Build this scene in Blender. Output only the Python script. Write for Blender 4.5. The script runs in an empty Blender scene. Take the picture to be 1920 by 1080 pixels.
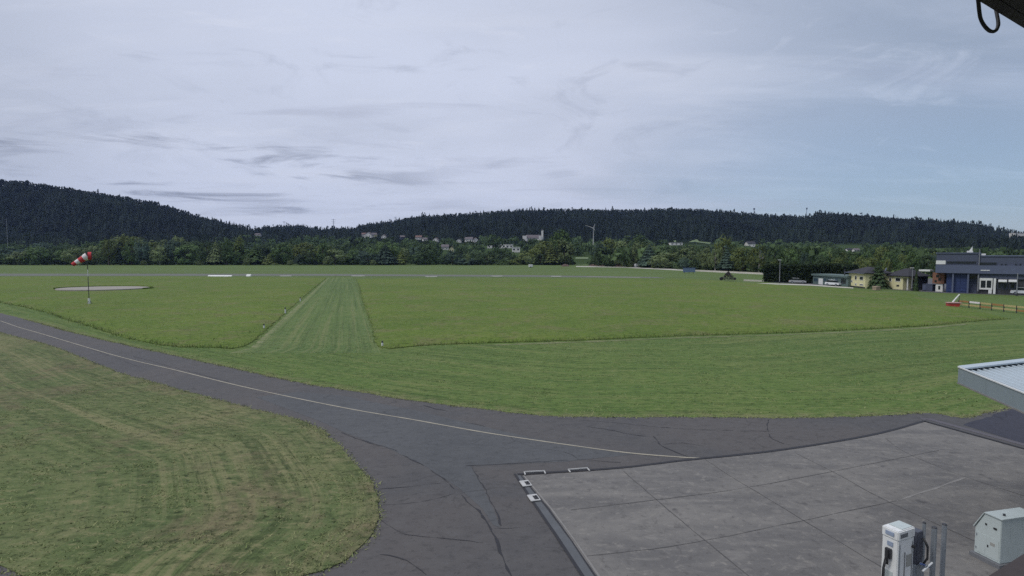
import bpy, bmesh, math, random
import numpy as np
from mathutils import Vector, Matrix, noise as mnoise
from mathutils.geometry import delaunay_2d_cdt

random.seed(7)
RNG = np.random.default_rng(7)
R = math.radians
SC = bpy.context.scene
COL = SC.collection

# ------------------------------------------------------------------ camera
F = 1048.0            # focal length in pixels of the 1920 px wide photograph
H = 8.0               # camera height above the airfield
HOR = 476.0           # where the flat horizon runs
PITCH = math.atan((540 - HOR) / F)
cam_d = bpy.data.cameras.new('camera')
cam = bpy.data.objects.new('camera', cam_d)
COL.objects.link(cam)
cam.location = (0, 0, H)
cam.rotation_euler = (math.pi / 2 - PITCH, 0, 0)
cam_d.sensor_width = 36.0
cam_d.lens = F / 1920 * 36.0
cam_d.clip_start = 0.05
cam_d.clip_end = 20000
SC.camera = cam

def ray(px, py):
    u, v = (px - 960) / F, (540 - py) / F
    cp, sp = math.cos(PITCH), math.sin(PITCH)
    return Vector((u, cp + v * sp, -sp + v * cp))

def G(px, py, z=0.0):
    d = ray(px, py)
    t = (z - H) / d.z
    return Vector((d.x * t, d.y * t, z))

def D(px, py, Y):
    d = ray(px, py)
    t = Y / d.y
    return Vector((d.x * t, Y, H + d.z * t))

def G2(px, py, z=0.0):
    p = G(px, py, z)
    return (p.x, p.y)

# ------------------------------------------------------------------ materials
def new_mat(name):
    m = bpy.data.materials.new(name)
    m.use_nodes = True
    nt = m.node_tree
    b = nt.nodes['Principled BSDF']
    return m, nt, b

def N(nt, typ, **kw):
    n = nt.nodes.new(typ)
    for k, v in kw.items():
        setattr(n, k, v)
    return n

def mixc(nt, fac, a, b, mode='MIX'):
    n = nt.nodes.new('ShaderNodeMix')
    n.data_type = 'RGBA'
    n.blend_type = mode
    for sock, val in ((n.inputs[0], fac), (n.inputs[6], a), (n.inputs[7], b)):
        if hasattr(val, 'links'):
            nt.links.new(val, sock)
        elif isinstance(val, (int, float)):
            sock.default_value = val
        else:
            sock.default_value = (*val, 1)
    return n.outputs[2]

def math_(nt, op, a, b=0.0, c=0.0, clamp=False):
    n = nt.nodes.new('ShaderNodeMath')
    n.operation = op
    n.use_clamp = clamp
    for i, v in enumerate((a, b, c)):
        if hasattr(v, 'links'):
            nt.links.new(v, n.inputs[i])
        else:
            n.inputs[i].default_value = v
    return n.outputs[0]

def remap(nt, v, a, b, lo=0.0, hi=1.0):
    n = nt.nodes.new('ShaderNodeMapRange')
    n.interpolation_type = 'SMOOTHSTEP'
    nt.links.new(v, n.inputs[0])
    for i, x in enumerate((a, b, lo, hi)):
        n.inputs[1 + i].default_value = x
    return n.outputs[0]

def pos(nt):
    return nt.nodes.new('ShaderNodeNewGeometry').outputs['Position']

def scaled(nt, v, s, rot=0.0):
    n = nt.nodes.new('ShaderNodeMapping')
    nt.links.new(v, n.inputs[0])
    n.inputs[2].default_value = (0, 0, rot)
    n.inputs[3].default_value = s
    return n.outputs[0]

def noise(nt, vec, scale, detail=4.0, rough=0.55, dist=0.0):
    n = nt.nodes.new('ShaderNodeTexNoise')
    n.inputs['Scale'].default_value = scale
    n.inputs['Detail'].default_value = detail
    n.inputs['Roughness'].default_value = rough
    n.inputs['Distortion'].default_value = dist
    nt.links.new(vec, n.inputs['Vector'])
    return n.outputs['Fac']

def bump(nt, b, h, strength=0.3, dist=0.05):
    n = nt.nodes.new('ShaderNodeBump')
    n.inputs['Strength'].default_value = strength
    n.inputs['Distance'].default_value = dist
    nt.links.new(h, n.inputs['Height'])
    nt.links.new(n.outputs[0], b.inputs['Normal'])

def plain(name, col, rough=0.6, metal=0.0, vary=0.12, scale=3.0, dirt=None, spec=None):
    m, nt, b = new_mat(name)
    tc = nt.nodes.new('ShaderNodeTexCoord').outputs['Object']
    n1 = noise(nt, tc, scale, 5, 0.6)
    lo = tuple(c * (1 - vary) for c in col)
    hi = tuple(min(1, c * (1 + vary)) for c in col)
    c = mixc(nt, n1, lo, hi)
    if dirt:
        n2 = noise(nt, scaled(nt, tc, (3, 3, 0.5)), scale * 1.3, 6, 0.65)
        c = mixc(nt, remap(nt, n2, 0.5, 0.75, 0, 0.55), c, dirt)
    nt.links.new(c, b.inputs['Base Color'])
    b.inputs['Roughness'].default_value = rough
    b.inputs['Metallic'].default_value = metal
    if spec is not None:
        b.inputs['Specular IOR Level'].default_value = spec
    return m

def grass_mat(name, lo, hi, straw, bare=None, mow=False, straw_amt=0.5, mow_amt=0.5, fine=9.0, aniso=None, far=None, edge=0.0, fade_d=60.0, edge_col=(.175, .150, .090)):
    m, nt, b = new_mat(name)
    p = pos(nt)
    big = noise(nt, p, 0.035, 3, 0.5)
    mid = noise(nt, p, 0.35, 5, 0.62, 0.6)
    fin = noise(nt, p, fine, 4, 0.7)
    med = noise(nt, p, 2.2, 5, 0.7)
    f = math_(nt, 'ADD', math_(nt, 'MULTIPLY', mid, 0.45), math_(nt, 'MULTIPLY', big, 0.55))
    c = mixc(nt, remap(nt, f, 0.36, 0.64), lo, hi)
    s = math_(nt, 'MULTIPLY', remap(nt, noise(nt, p, 0.12, 6, 0.68, 0.4), 0.45, 0.72), straw_amt)
    c = mixc(nt, s, c, straw)
    if aniso:
        st = noise(nt, scaled(nt, p, (aniso[1], aniso[2], 1), aniso[0]), 1.0, 5, 0.65)
        c = mixc(nt, remap(nt, st, 0.55, 0.78, 0, 0.5), c, straw)
        c = mixc(nt, remap(nt, st, 0.42, 0.25, 0, 0.45), c, tuple(x * 0.72 for x in lo))
    if mow:
        at = N(nt, 'ShaderNodeAttribute', attribute_name='mow')
        v = at.outputs['Vector']
        st = noise(nt, scaled(nt, v, (1.1, 0.03, 1)), 1.0, 4, 0.7, 0.0)
        st2 = noise(nt, scaled(nt, v, (4.5, 0.16, 1)), 1.0, 5, 0.72, 0.0)
        sfd = nt.nodes.new('ShaderNodeSeparateXYZ'); nt.links.new(v, sfd.inputs[0])
        fade = remap(nt, sfd.outputs[0], fade_d, fade_d * .35)
        c_plain = c
        c = mixc(nt, remap(nt, st, 0.52, 0.66, 0, mow_amt), c, straw)
        c = mixc(nt, remap(nt, st, 0.48, 0.38, 0, mow_amt), c, tuple(x * 0.6 for x in lo))
        c = mixc(nt, remap(nt, st2, 0.53, 0.66, 0, mow_amt * 0.7), c, straw)
        c = mixc(nt, remap(nt, st2, 0.48, 0.36, 0, mow_amt * 0.9), c, tuple(x * 0.5 for x in lo))
        c = mixc(nt, fade, c_plain, c)
        if edge:
            sx_ = nt.nodes.new('ShaderNodeSeparateXYZ'); nt.links.new(v, sx_.inputs[0])
            ed = math_(nt, 'MULTIPLY', remap(nt, sx_.outputs[0], 1.3, 0.1), remap(nt, noise(nt, p, 1.2, 4), .35, .65))
            c = mixc(nt, math_(nt, 'MULTIPLY', ed, edge), c, edge_col)
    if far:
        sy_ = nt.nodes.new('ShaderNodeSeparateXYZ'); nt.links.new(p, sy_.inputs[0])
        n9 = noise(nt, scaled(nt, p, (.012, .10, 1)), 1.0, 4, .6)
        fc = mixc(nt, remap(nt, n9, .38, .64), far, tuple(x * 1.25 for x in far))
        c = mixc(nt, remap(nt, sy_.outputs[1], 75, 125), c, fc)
    if bare:
        bb = remap(nt, noise(nt, p, 0.20, 6, 0.7, 0.5), 0.50, 0.64, 0, 0.75)
        c = mixc(nt, math_(nt, 'MULTIPLY', bb, remap(nt, med, 0.3, 0.55)), c, bare)
    c = mixc(nt, remap(nt, med, 0.3, 0.7, 0, 0.35), c, hi)
    sp = noise(nt, scaled(nt, p, (1.5, 3.2, 1), R(8)), 1.0, 5, 0.75, .4)
    sp2 = noise(nt, p, fine * .45, 4, 0.75)
    c = mixc(nt, remap(nt, sp, 0.49, 0.37, 0, 0.6), c, tuple(x * 0.42 for x in lo))  # dark dashes put the blades' small shadows into the grass colour
    c = mixc(nt, remap(nt, sp, 0.53, 0.65, 0, 0.6), c, straw)
    c = mixc(nt, remap(nt, sp2, 0.43, 0.33, 0, 0.8), c, tuple(x * 0.30 for x in lo))  # finer dark specks, likewise painted blade shade
    c = mixc(nt, remap(nt, fin, 0.42, 0.22, 0, 0.75), c, tuple(x * 0.45 for x in lo))
    c = mixc(nt, remap(nt, fin, 0.58, 0.78, 0, 0.6), c, tuple(min(1, x * 1.35) for x in straw))
    nt.links.new(c, b.inputs['Base Color'])
    b.inputs['Roughness'].default_value = 0.9
    b.inputs['Specular IOR Level'].default_value = 0.15
    bump(nt, b, math_(nt, 'ADD', fin, math_(nt, 'MULTIPLY', med, 0.8)), 0.55, 0.08)
    return m

def foliage_mat(name, col, dark=0.6, light=1.45, rand=0.5):
    m, nt, b = new_mat(name)
    oi = nt.nodes.new('ShaderNodeObjectInfo')
    at = N(nt, 'ShaderNodeAttribute', attribute_name='tint')
    t = at.outputs['Fac']
    c = mixc(nt, t, tuple(x * dark for x in col), tuple(x * light for x in col))
    k = math_(nt, 'ADD', math_(nt, 'MULTIPLY', oi.outputs['Random'], rand), 1 - rand / 2)
    n = nt.nodes.new('ShaderNodeVectorMath'); n.operation = 'SCALE'
    nt.links.new(c, n.inputs[0]); nt.links.new(k, n.inputs['Scale'])
    nt.links.new(n.outputs[0], b.inputs['Base Color'])
    b.inputs['Roughness'].default_value = 0.8
    b.inputs['Specular IOR Level'].default_value = 0.1
    tr = nt.nodes.new('ShaderNodeBsdfTranslucent'); nt.links.new(n.outputs[0], tr.inputs['Color'])
    mx = nt.nodes.new('ShaderNodeMixShader'); mx.inputs[0].default_value = .3
    nt.links.new(b.outputs[0], mx.inputs[1]); nt.links.new(tr.outputs[0], mx.inputs[2])
    nt.links.new(mx.outputs[0], nt.nodes['Material Output'].inputs['Surface'])
    return m

M = {}
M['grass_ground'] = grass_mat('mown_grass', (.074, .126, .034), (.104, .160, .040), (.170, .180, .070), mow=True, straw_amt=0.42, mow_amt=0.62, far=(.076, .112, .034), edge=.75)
M['grass_island'] = grass_mat('worn_grass', (.074, .106, .040), (.108, .136, .052), (.205, .186, .098), bare=(.135, .100, .068), mow=True, straw_amt=0.8, mow_amt=0.75, fine=6.0, edge=.6, fade_d=12.0)
M['meadow'] = grass_mat('meadow_grass', (.074, .125, .020), (.108, .160, .026), (.160, .160, .058), bare=(.150, .130, .070), straw_amt=0.42, fine=5.0, aniso=(0.0, 0.04, 0.30))
M['strip'] = grass_mat('mown_strip_grass', (.076, .128, .040), (.108, .163, .048), (.175, .185, .082), mow=True, straw_amt=0.4, mow_amt=0.6, edge=1.0, edge_col=(.24, .235, .135))

def blade_mat():
    m, nt, b = new_mat('grass_blade')
    at = N(nt, 'ShaderNodeAttribute', attribute_name='tint')
    c = mixc(nt, at.outputs['Fac'], (.090, .140, .040), (.24, .25, .12))
    nt.links.new(c, b.inputs['Base Color'])
    b.inputs['Roughness'].default_value = 0.85
    b.inputs['Specular IOR Level'].default_value = 0.1
    return m
M['blade'] = blade_mat()

def asphalt_mat(name, a, bcol, patch):
    m, nt, b = new_mat(name)
    p = pos(nt)
    n1 = noise(nt, p, 0.13, 4, 0.6, 0.8)
    n2 = noise(nt, p, 1.1, 6, 0.68)
    n3 = noise(nt, p, 40, 3, 0.7)
    c = mixc(nt, remap(nt, n1, 0.38, 0.62), a, bcol)
    c = mixc(nt, remap(nt, n2, 0.42, 0.7, 0, 0.5), c, patch)
    c = mixc(nt, remap(nt, n3, 0.4, 0.7, 0, 0.35), c, tuple(x * 1.6 for x in a))
    n5 = noise(nt, scaled(nt, p, (2.2, 3.5, 1), R(-15)), 1.0, 5, 0.75)
    c = mixc(nt, remap(nt, n5, 0.48, 0.36, 0, 0.45), c, tuple(x * .6 for x in a))
    c = mixc(nt, remap(nt, n5, 0.54, 0.68, 0, 0.45), c, tuple(x * 1.5 for x in a))
    n6 = noise(nt, p, 5.5, 4, 0.75)
    c = mixc(nt, remap(nt, n6, 0.42, 0.33, 0, 0.5), c, tuple(x * .5 for x in a))
    v = nt.nodes.new('ShaderNodeTexVoronoi')
    v.feature = 'DISTANCE_TO_EDGE'
    v.inputs['Scale'].default_value = 0.45
    wob = nt.nodes.new('ShaderNodeVectorMath'); wob.operation = 'ADD'
    nz = nt.nodes.new('ShaderNodeTexNoise'); nz.inputs['Scale'].default_value = 0.7; nz.inputs['Detail'].default_value = 5
    nt.links.new(p, nz.inputs['Vector'])
    nt.links.new(p, wob.inputs[0]); nt.links.new(nz.outputs['Color'], wob.inputs[1])
    nt.links.new(wob.outputs[0], v.inputs['Vector'])
    ck = math_(nt, 'MULTIPLY', remap(nt, v.outputs['Distance'], 0.022, 0.0), remap(nt, noise(nt, p, 0.2, 3), 0.5, 0.66))
    c = mixc(nt, math_(nt, 'MULTIPLY', ck, 0.55), c, tuple(x * 0.35 for x in a))
    nt.links.new(c, b.inputs['Base Color'])
    b.inputs['Roughness'].default_value = 0.85
    b.inputs['Specular IOR Level'].default_value = 0.3
    bump(nt, b, n3, 0.25, 0.01)
    return m
M['asphalt'] = asphalt_mat('asphalt', (.066, .065, .067), (.080, .074, .072), (.094, .090, .087))
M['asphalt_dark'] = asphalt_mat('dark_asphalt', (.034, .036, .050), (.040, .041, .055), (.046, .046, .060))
M['asphalt_fresh'] = asphalt_mat('blue_grey_asphalt', (.066, .069, .073), (.076, .079, .083), (.088, .090, .092))

def concrete_mat():
    m, nt, b = new_mat('apron_concrete')
    p = pos(nt)
    n1 = noise(nt, scaled(nt, p, (0.35, 1.0, 1), R(18)), 0.5, 6, 0.68, 0.6)
    n2 = noise(nt, scaled(nt, p, (0.5, 1.6, 1), R(-12)), 1.6, 6, 0.7, 0.5)
    n3 = noise(nt, p, 22, 4, 0.7)
    n4 = noise(nt, p, 0.16, 4, 0.6, 0.4)
    c = mixc(nt, remap(nt, n1, 0.36, 0.64), (.106, .102, .099), (.158, .150, .139))
    c = mixc(nt, remap(nt, n2, 0.50, 0.74, 0, 0.5), c, (.220, .208, .190))
    c = mixc(nt, remap(nt, n2, 0.42, 0.26, 0, 0.45), c, (.080, .077, .078))
    c = mixc(nt, remap(nt, n4, 0.50, 0.70, 0, 0.35), c, (.088, .084, .080))
    n6 = noise(nt, p, 3.6, 5, 0.72, .4)
    c = mixc(nt, remap(nt, n6, 0.46, 0.34, 0, 0.5), c, (.062, .058, .057))
    c = mixc(nt, remap(nt, n6, 0.54, 0.68, 0, 0.5), c, (.235, .220, .195))
    n7 = noise(nt, p, 1.1, 3, 0.5, .2)
    c = mixc(nt, remap(nt, n7, 0.66, 0.74, 0, 0.6), c, (.042, .040, .042))
    c = mixc(nt, remap(nt, n3, 0.4, 0.25, 0, 0.4), c, (.06, .06, .06))
    nt.links.new(c, b.inputs['Base Color'])
    b.inputs['Roughness'].default_value = 0.75
    b.inputs['Specular IOR Level'].default_value = 0.35
    bump(nt, b, math_(nt, 'ADD', n3, n2), 0.15, 0.01)
    return m
M['concrete'] = concrete_mat()
M['gravel'] = plain('pale_gravel', (.25, .232, .200), 0.95, vary=.3, scale=1.5)
M['road_gravel'] = plain('sandy_road', (.40, .385, .34), 0.95, vary=.25, scale=.2)
M['dirt'] = plain('brown_earth', (.085, .058, .045), 0.95, vary=.4, scale=.6)
M['tar'] = plain('tar_seal', (.014, .014, .018), 0.7, vary=.3)
M['joint'] = plain('joint_filler', (.062, .060, .059), 0.8, vary=.3)
M['joint_pale'] = plain('pale_joint_filler', (.185, .178, .168), 0.8, vary=.3)
M['line_paint'] = plain('worn_cream_paint', (.29, .265, .205), 0.75, vary=.35, scale=2.0, dirt=(.12, .115, .11))
M['white'] = plain('white_paint', (.64, .65, .64), 0.45, vary=.06, dirt=(.34, .33, .30))
M['white_far'] = plain('white_render', (.62, .61, .58), 0.8, vary=.08)
M['cream'] = plain('cream_yellow_render', (.62, .58, .34), 0.85, vary=.12, scale=1.2, dirt=(.36, .32, .18))
M['mint'] = plain('pale_mint_paint', (.42, .47, .46), 0.4, vary=.05, dirt=(.30, .34, .33))
M['steel'] = plain('galvanised_steel', (.30, .33, .36), 0.42, metal=.6, vary=.2, scale=6)
M['grey_panel'] = plain('grey_cladding', (.056, .068, .110), 0.6, vary=.1, scale=.7)
M['grey_light'] = plain('light_grey_cladding', (.080, .097, .158), 0.6, vary=.1, scale=.7)
M['blue_gate'] = plain('blue_sheet_gate', (.020, .036, .115), 0.5, vary=.15)
M['blue_board'] = plain('dull_blue_board', (.10, .15, .24), 0.6, vary=.1)
M['glass'] = plain('dark_window_glass', (.014, .018, .024), 0.12, vary=.2, spec=.6)
M['shed_glass'] = plain('blue_grey_window_glass', (.035, .06, .085), 0.15, vary=.2, spec=.6)
M['shed_green'] = plain('grey_green_boards', (.085, .125, .12), 0.7, vary=.15, scale=1.5)
M['roof_dark'] = plain('dark_slate_roof', (.014, .014, .020), 0.75, vary=.25, scale=2)
M['roof_red'] = plain('red_tile_roof', (.13, .075, .062), 0.85, vary=.25, scale=1)
M['roof_grey'] = plain('grey_tile_roof', (.11, .095, .10), 0.85, vary=.25, scale=1)
M['brick'] = plain('orange_brown_brick', (.20, .095, .06), 0.9, vary=.35, scale=1.6, dirt=(.09, .07, .07))
M['red'] = plain('red_paint', (.33, .035, .028), 0.55, vary=.15)
M['sock_red'] = plain('red_windsock_cloth', (.45, .028, .035), 0.8, vary=.12)
M['sock_white'] = plain('white_windsock_cloth', (.66, .62, .62), 0.8, vary=.06)
M['yellow_rail'] = plain('cream_yellow_rail', (.40, .33, .15), 0.6, vary=.2)
M['orange_rail'] = plain('faded_orange_rail', (.30, .16, .06), 0.6, vary=.2)
M['cover_grey'] = plain('pale_cast_cover', (.40, .40, .39), .7, vary=.25, scale=5)
M['marker_grey'] = plain('dull_marker_white', (.27, .27, .25), .8, vary=.2, scale=2)
M['plinth_grey'] = plain('grey_plinth', (.13, .135, .145), .8, vary=.25, scale=4)
M['lamp_grey'] = plain('grey_lamp_pole', (.19, .20, .22), .6, vary=.15)
M['black'] = plain('black_rubber', (.014, .014, .016), 0.6, vary=.2)
M['dark_metal'] = plain('dark_metal', (.035, .036, .042), 0.5, vary=.2)
M['soffit'] = plain('dark_stained_boards', (.016, .014, .014), 0.7, vary=.3, scale=8)
M['rail_wood'] = plain('dark_brown_timber', (.045, .034, .032), 0.7, vary=.3, scale=10)
M['car_silver'] = plain('silver_car_paint', (.35, .36, .38), 0.3, vary=.03, metal=.2)
M['car_white'] = plain('white_car_paint', (.60, .62, .64), 0.3, vary=.03)
M['bark'] = plain('grey_brown_bark', (.055, .045, .038), 0.95, vary=.3, scale=2)
M['birch'] = plain('pale_birch_bark', (.30, .29, .26), 0.9, vary=.35, scale=2)
M['display'] = plain('blue_grey_display', (.24, .29, .38), 0.2, vary=.1)
M['blue_plastic'] = plain('blue_plastic', (.04, .07, .20), 0.5, vary=.1)
M['canopy_sheet'] = plain('pale_corrugated_sheet', (.40, .46, .50), 0.45, vary=.06, scale=1.2, dirt=(.36, .39, .41))
M['fascia'] = plain('pale_grey_fascia', (.21, .25, .27), 0.5, vary=.05, scale=.8, dirt=(.16, .19, .20))

FOL = {
    'dark green': foliage_mat('dark_green_leaves', (.060, .092, .044)),
    'mid green': foliage_mat('mid_green_leaves', (.090, .140, .054)),
    'olive green': foliage_mat('olive_green_leaves', (.120, .150, .052)),
    'pale green': foliage_mat('pale_green_leaves', (.145, .185, .085)),
    'bluish green': foliage_mat('bluish_green_leaves', (.068, .104, .078)),
}
M['forest'] = foliage_mat('conifer_needles', (.018, .027, .019), .65, 1.7, 0.0)
M['wood_mass'] = foliage_mat('woodland_leaves', (.088, .132, .058), .5, 1.6, 0.0)
M['hedge'] = foliage_mat('hedge_leaves', (.034, .052, .026), .6, 1.4, 0.0)
M['heap'] = foliage_mat('grey_brown_twigs', (.090, .085, .080), .45, 1.5, 0.0)

def terrain_mat():
    m, nt, b = new_mat('hill_floor')
    p = pos(nt)
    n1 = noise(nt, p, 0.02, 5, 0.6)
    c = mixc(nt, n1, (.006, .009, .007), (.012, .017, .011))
    low = nt.nodes.new('ShaderNodeAttribute'); low.attribute_name = 'pasture'
    c = mixc(nt, low.outputs['Fac'], c, (.045, .068, .028))
    nt.links.new(c, b.inputs['Base Color'])
    b.inputs['Roughness'].default_value = 1
    b.inputs['Specular IOR Level'].default_value = 0.0
    return m
M['hill'] = terrain_mat()

# ------------------------------------------------------------------ mesh helpers
class MB:
    def __init__(s):
        s.v, s.f, s.tint = [], [], []
    def add(s, verts, faces):
        o = len(s.v)
        s.v += [tuple(p) for p in verts]
        s.f += [tuple(i + o for i in f) for f in faces]
        return s
    def box(s, lo, hi, mat=None):
        x0, y0, z0 = lo; x1, y1, z1 = hi
        vs = [(x0, y0, z0), (x1, y0, z0), (x1, y1, z0), (x0, y1, z0), (x0, y0, z1), (x1, y0, z1), (x1, y1, z1), (x0, y1, z1)]
        if mat is not None:
            vs = [mat @ Vector(p) for p in vs]
        return s.add(vs, [(3, 2, 1, 0), (4, 5, 6, 7), (0, 1, 5, 4), (1, 2, 6, 5), (2, 3, 7, 6), (3, 0, 4, 7)])
    def cbox(s, c, size, mat=None):
        return s.box([c[i] - size[i] / 2 for i in range(3)], [c[i] + size[i] / 2 for i in range(3)], mat)
    def prism(s, prof, axis_a, axis_b, origin, ext):
        """profile [(a, b)] in the plane axis_a / axis_b at origin, extruded along ext"""
        n = len(prof)
        A, B, O, E = map(Vector, (axis_a, axis_b, origin, ext))
        v = [O + A * a + B * b for a, b in prof] + [O + A * a + B * b + E for a, b in prof]
        f = [tuple(range(n)), tuple(range(2 * n - 1, n - 1, -1))] + [(i, i + n, (i + 1) % n + n, (i + 1) % n) for i in range(n)]
        return s.add(v, f)
    def tube(s, pts, radii, n=8, cap=True):
        pts = [Vector(p) for p in pts]
        if not hasattr(radii, '__len__'):
            radii = [radii] * len(pts)
        rings = []
        t0 = (pts[1] - pts[0]).normalized()
        up = Vector((0, 0, 1)) if abs(t0.z) < .9 else Vector((1, 0, 0))
        o = len(s.v)
        for i, p in enumerate(pts):
            t = (pts[min(i + 1, len(pts) - 1)] - pts[max(i - 1, 0)]).normalized()
            a = t.cross(up).normalized(); b = a.cross(t).normalized()
            for k in range(n):
                w = 2 * math.pi * k / n
                s.v.append(tuple(p + (a * math.cos(w) + b * math.sin(w)) * radii[i]))
        for i in range(len(pts) - 1):
            for k in range(n):
                s.f.append((o + i * n + k, o + i * n + (k + 1) % n, o + (i + 1) * n + (k + 1) % n, o + (i + 1) * n + k))
        if cap:
            s.f.append(tuple(o + k for k in range(n - 1, -1, -1)))
            s.f.append(tuple(o + (len(pts) - 1) * n + k for k in range(n)))
        return s
    def build(s, name, mat, parent=None, bevel=0.0, smooth=False, fix=True):
        me = bpy.data.meshes.new(name)
        me.from_pydata(s.v, [], s.f)
        if fix:
            bm = bmesh.new(); bm.from_mesh(me)
            bmesh.ops.recalc_face_normals(bm, faces=bm.faces)
            if bevel:
                bmesh.ops.bevel(bm, geom=list(bm.edges), offset=bevel, segments=2, affect='EDGES', clamp_overlap=True)
            bm.to_mesh(me); bm.free()
        if smooth:
            me.polygons.foreach_set('use_smooth', [True] * len(me.polygons))
        return link(name, me, mat, parent)

def link(name, me, mat, parent=None):
    o = bpy.data.objects.new(name, me)
    COL.objects.link(o)
    if mat is not None:
        me.materials.append(mat)
    if parent is not None:
        o.parent = parent
    return o

def tag(o, label=None, cat=None, group=None, kind=None):
    if label: o['label'] = label
    if cat: o['category'] = cat
    if group: o['group'] = group
    if kind: o['kind'] = kind
    return o

def thing(name, label, cat, loc=(0, 0, 0), rz=0.0, group=None):
    o = bpy.data.objects.new(name, None)
    COL.objects.link(o)
    o.empty_display_size = .2
    o.location = loc
    o.rotation_euler = (0, 0, rz)
    return tag(o, label, cat, group)

def copy_tree(o, parent=None):
    c = o.copy(); COL.objects.link(c)
    if parent is not None:
        c.parent = parent
    for ch in list(o.children):
        copy_tree(ch, c)
    return c

def attr(me, name, vals, typ='FLOAT', dom='POINT'):
    a = me.attributes.new(name, typ, dom)
    a.data.foreach_set('value' if typ == 'FLOAT' else 'vector', np.asarray(vals, dtype=np.float32).ravel())

def pip(P, poly):
    """numpy point-in-polygon"""
    x, y = P[:, 0], P[:, 1]
    ins = np.zeros(len(P), bool)
    n = len(poly)
    for i in range(n):
        x0, y0 = poly[i]; x1, y1 = poly[(i + 1) % n]
        if y0 == y1: continue
        c = ((y0 > y) != (y1 > y)) & (x < (x1 - x0) * (y - y0) / (y1 - y0) + x0)
        ins ^= c
    return ins

def seg_dist(P, line):
    """distance of points to polyline and arclength of the foot"""
    best = np.full(len(P), 1e9); arc = np.zeros(len(P)); L = 0
    for (x0, y0), (x1, y1) in zip(line[:-1], line[1:]):
        dx, dy = x1 - x0, y1 - y0
        l2 = dx * dx + dy * dy
        if l2 < 1e-9: continue
        t = np.clip(((P[:, 0] - x0) * dx + (P[:, 1] - y0) * dy) / l2, 0, 1)
        d = np.hypot(P[:, 0] - x0 - t * dx, P[:, 1] - y0 - t * dy)
        m = d < best
        best[m] = d[m]; arc[m] = L + t[m] * math.sqrt(l2)
        L += math.sqrt(l2)
    return best, arc

def smooth_line(pts, step, jit=0.0, seed=0):
    """Catmull-Rom through the points, resampled about every step metres, edge made irregular by jit"""
    P = [np.array(p, float) for p in pts]
    out = []
    for i in range(len(P) - 1):
        p0, p1, p2, p3 = P[max(i - 1, 0)], P[i], P[i + 1], P[min(i + 2, len(P) - 1)]
        n = max(1, min(200, int(np.linalg.norm(p2 - p1) / step)))
        for k in range(n):
            t = k / n
            out.append(0.5 * ((2 * p1) + (p2 - p0) * t + (2 * p0 - 5 * p1 + 4 * p2 - p3) * t * t + (3 * p1 - p0 - 3 * p2 + p3) * t ** 3))
    out.append(P[-1])
    if jit:
        rr = random.Random(seed)
        for k in range(1, len(out) - 1):
            t = out[min(k + 1, len(out) - 1)] - out[k - 1]
            nrm = np.array((-t[1], t[0])) / (np.linalg.norm(t) + 1e-9)
            w = mnoise.noise(Vector((out[k][0] * .9, out[k][1] * .9, seed))) * 1.0 + rr.uniform(-.45, .45)
            out[k] = out[k] + nrm * w * jit
    return [tuple(map(float, p)) for p in out]

def sheet(name, poly, z, mat, interior=None, kind='structure', zfun=None, skirt=None):
    """flat (or zfun) sheet filling a polygon, with optional interior points"""
    vs = [Vector(p) for p in poly]
    if interior is not None and len(interior):
        vs += [Vector(p) for p in interior]
    loop = list(range(len(poly)))
    co, _e, fa, *_ = delaunay_2d_cdt(vs, [], [loop], 1, 1e-4)
    V = [(p.x, p.y, (zfun(p.x, p.y) if zfun else z)) for p in co]
    fa = [tuple(f) for f in fa]
    # keep faces facing up
    FF = []
    for f in fa:
        a, b, c = (V[i] for i in f[:3])
        FF.append(f if (b[0] - a[0]) * (c[1] - a[1]) - (b[1] - a[1]) * (c[0] - a[0]) > 0 else f[::-1])
    if skirt is not None:
        n0 = len(V)
        # boundary edges get a wall down to the skirt level
        cnt = {}
        for f in FF:
            for i in range(len(f)):
                e = (f[i], f[(i + 1) % len(f)])
                cnt[e] = 1
        down = {}
        for (a, b) in list(cnt):
            if (b, a) not in cnt:
                for i in (a, b):
                    if i not in down:
                        down[i] = len(V); V.append((V[i][0], V[i][1], skirt))
                FF.append((b, a, down[a], down[b]))
    me = bpy.data.meshes.new(name)
    me.from_pydata(V, [], FF)
    o = link(name, me, mat)
    tag(o, kind=kind)
    return o

def ribbon(line, width, z, mb, taper=False, jit=0.0, rr=random):
    L = [Vector((p[0], p[1], 0)) for p in line]
    vs = []
    for i, p in enumerate(L):
        t = (L[min(i + 1, len(L) - 1)] - L[max(i - 1, 0)]).normalized()
        n = Vector((-t.y, t.x, 0))
        w = width * (1 + rr.uniform(-jit, jit)) / 2
        if taper and i in (0, len(L) - 1): w *= .25
        vs += [p + n * w, p - n * w]
    vs = [(p.x, p.y, z) for p in vs]
    mb.add(vs, [(2 * i + 1, 2 * i + 3, 2 * i + 2, 2 * i) for i in range(len(L) - 1)])

# ------------------------------------------------------------------ ground layout, read off the photograph and laid on the plane z = 0
UP = [(-500, 500), (-200, 540), (0, 587), (139, 624), (278, 656), (417, 686), (555, 716), (640, 730), (773, 751), (907, 767), (1022, 780),
      (1150, 782), (1280, 782), (1400, 783), (1502, 783), (1620, 780), (1724, 775), (1765, 777), (1800, 783), (1845, 776), (1920, 757), (2050, 735), (2500, 690)]
up_line = smooth_line([G2(*p) for p in UP], .35, .11, 1)
ISL_TOP = [(-420, 520), (-150, 583), (0, 624), (93, 649), (213, 696), (324, 728), (463, 765), (579, 795), (640, 844), (667, 871), (698, 907), (710, 947),
           (707, 982), (684, 1018), (640, 1056), (579, 1080), (480, 1100), (300, 1112), (120, 1100), (42, 1080), (0, 1061), (-150, 1020), (-420, 950)]
isl_line = smooth_line([G2(*p) for p in ISL_TOP], .25, .09, 2)

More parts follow.
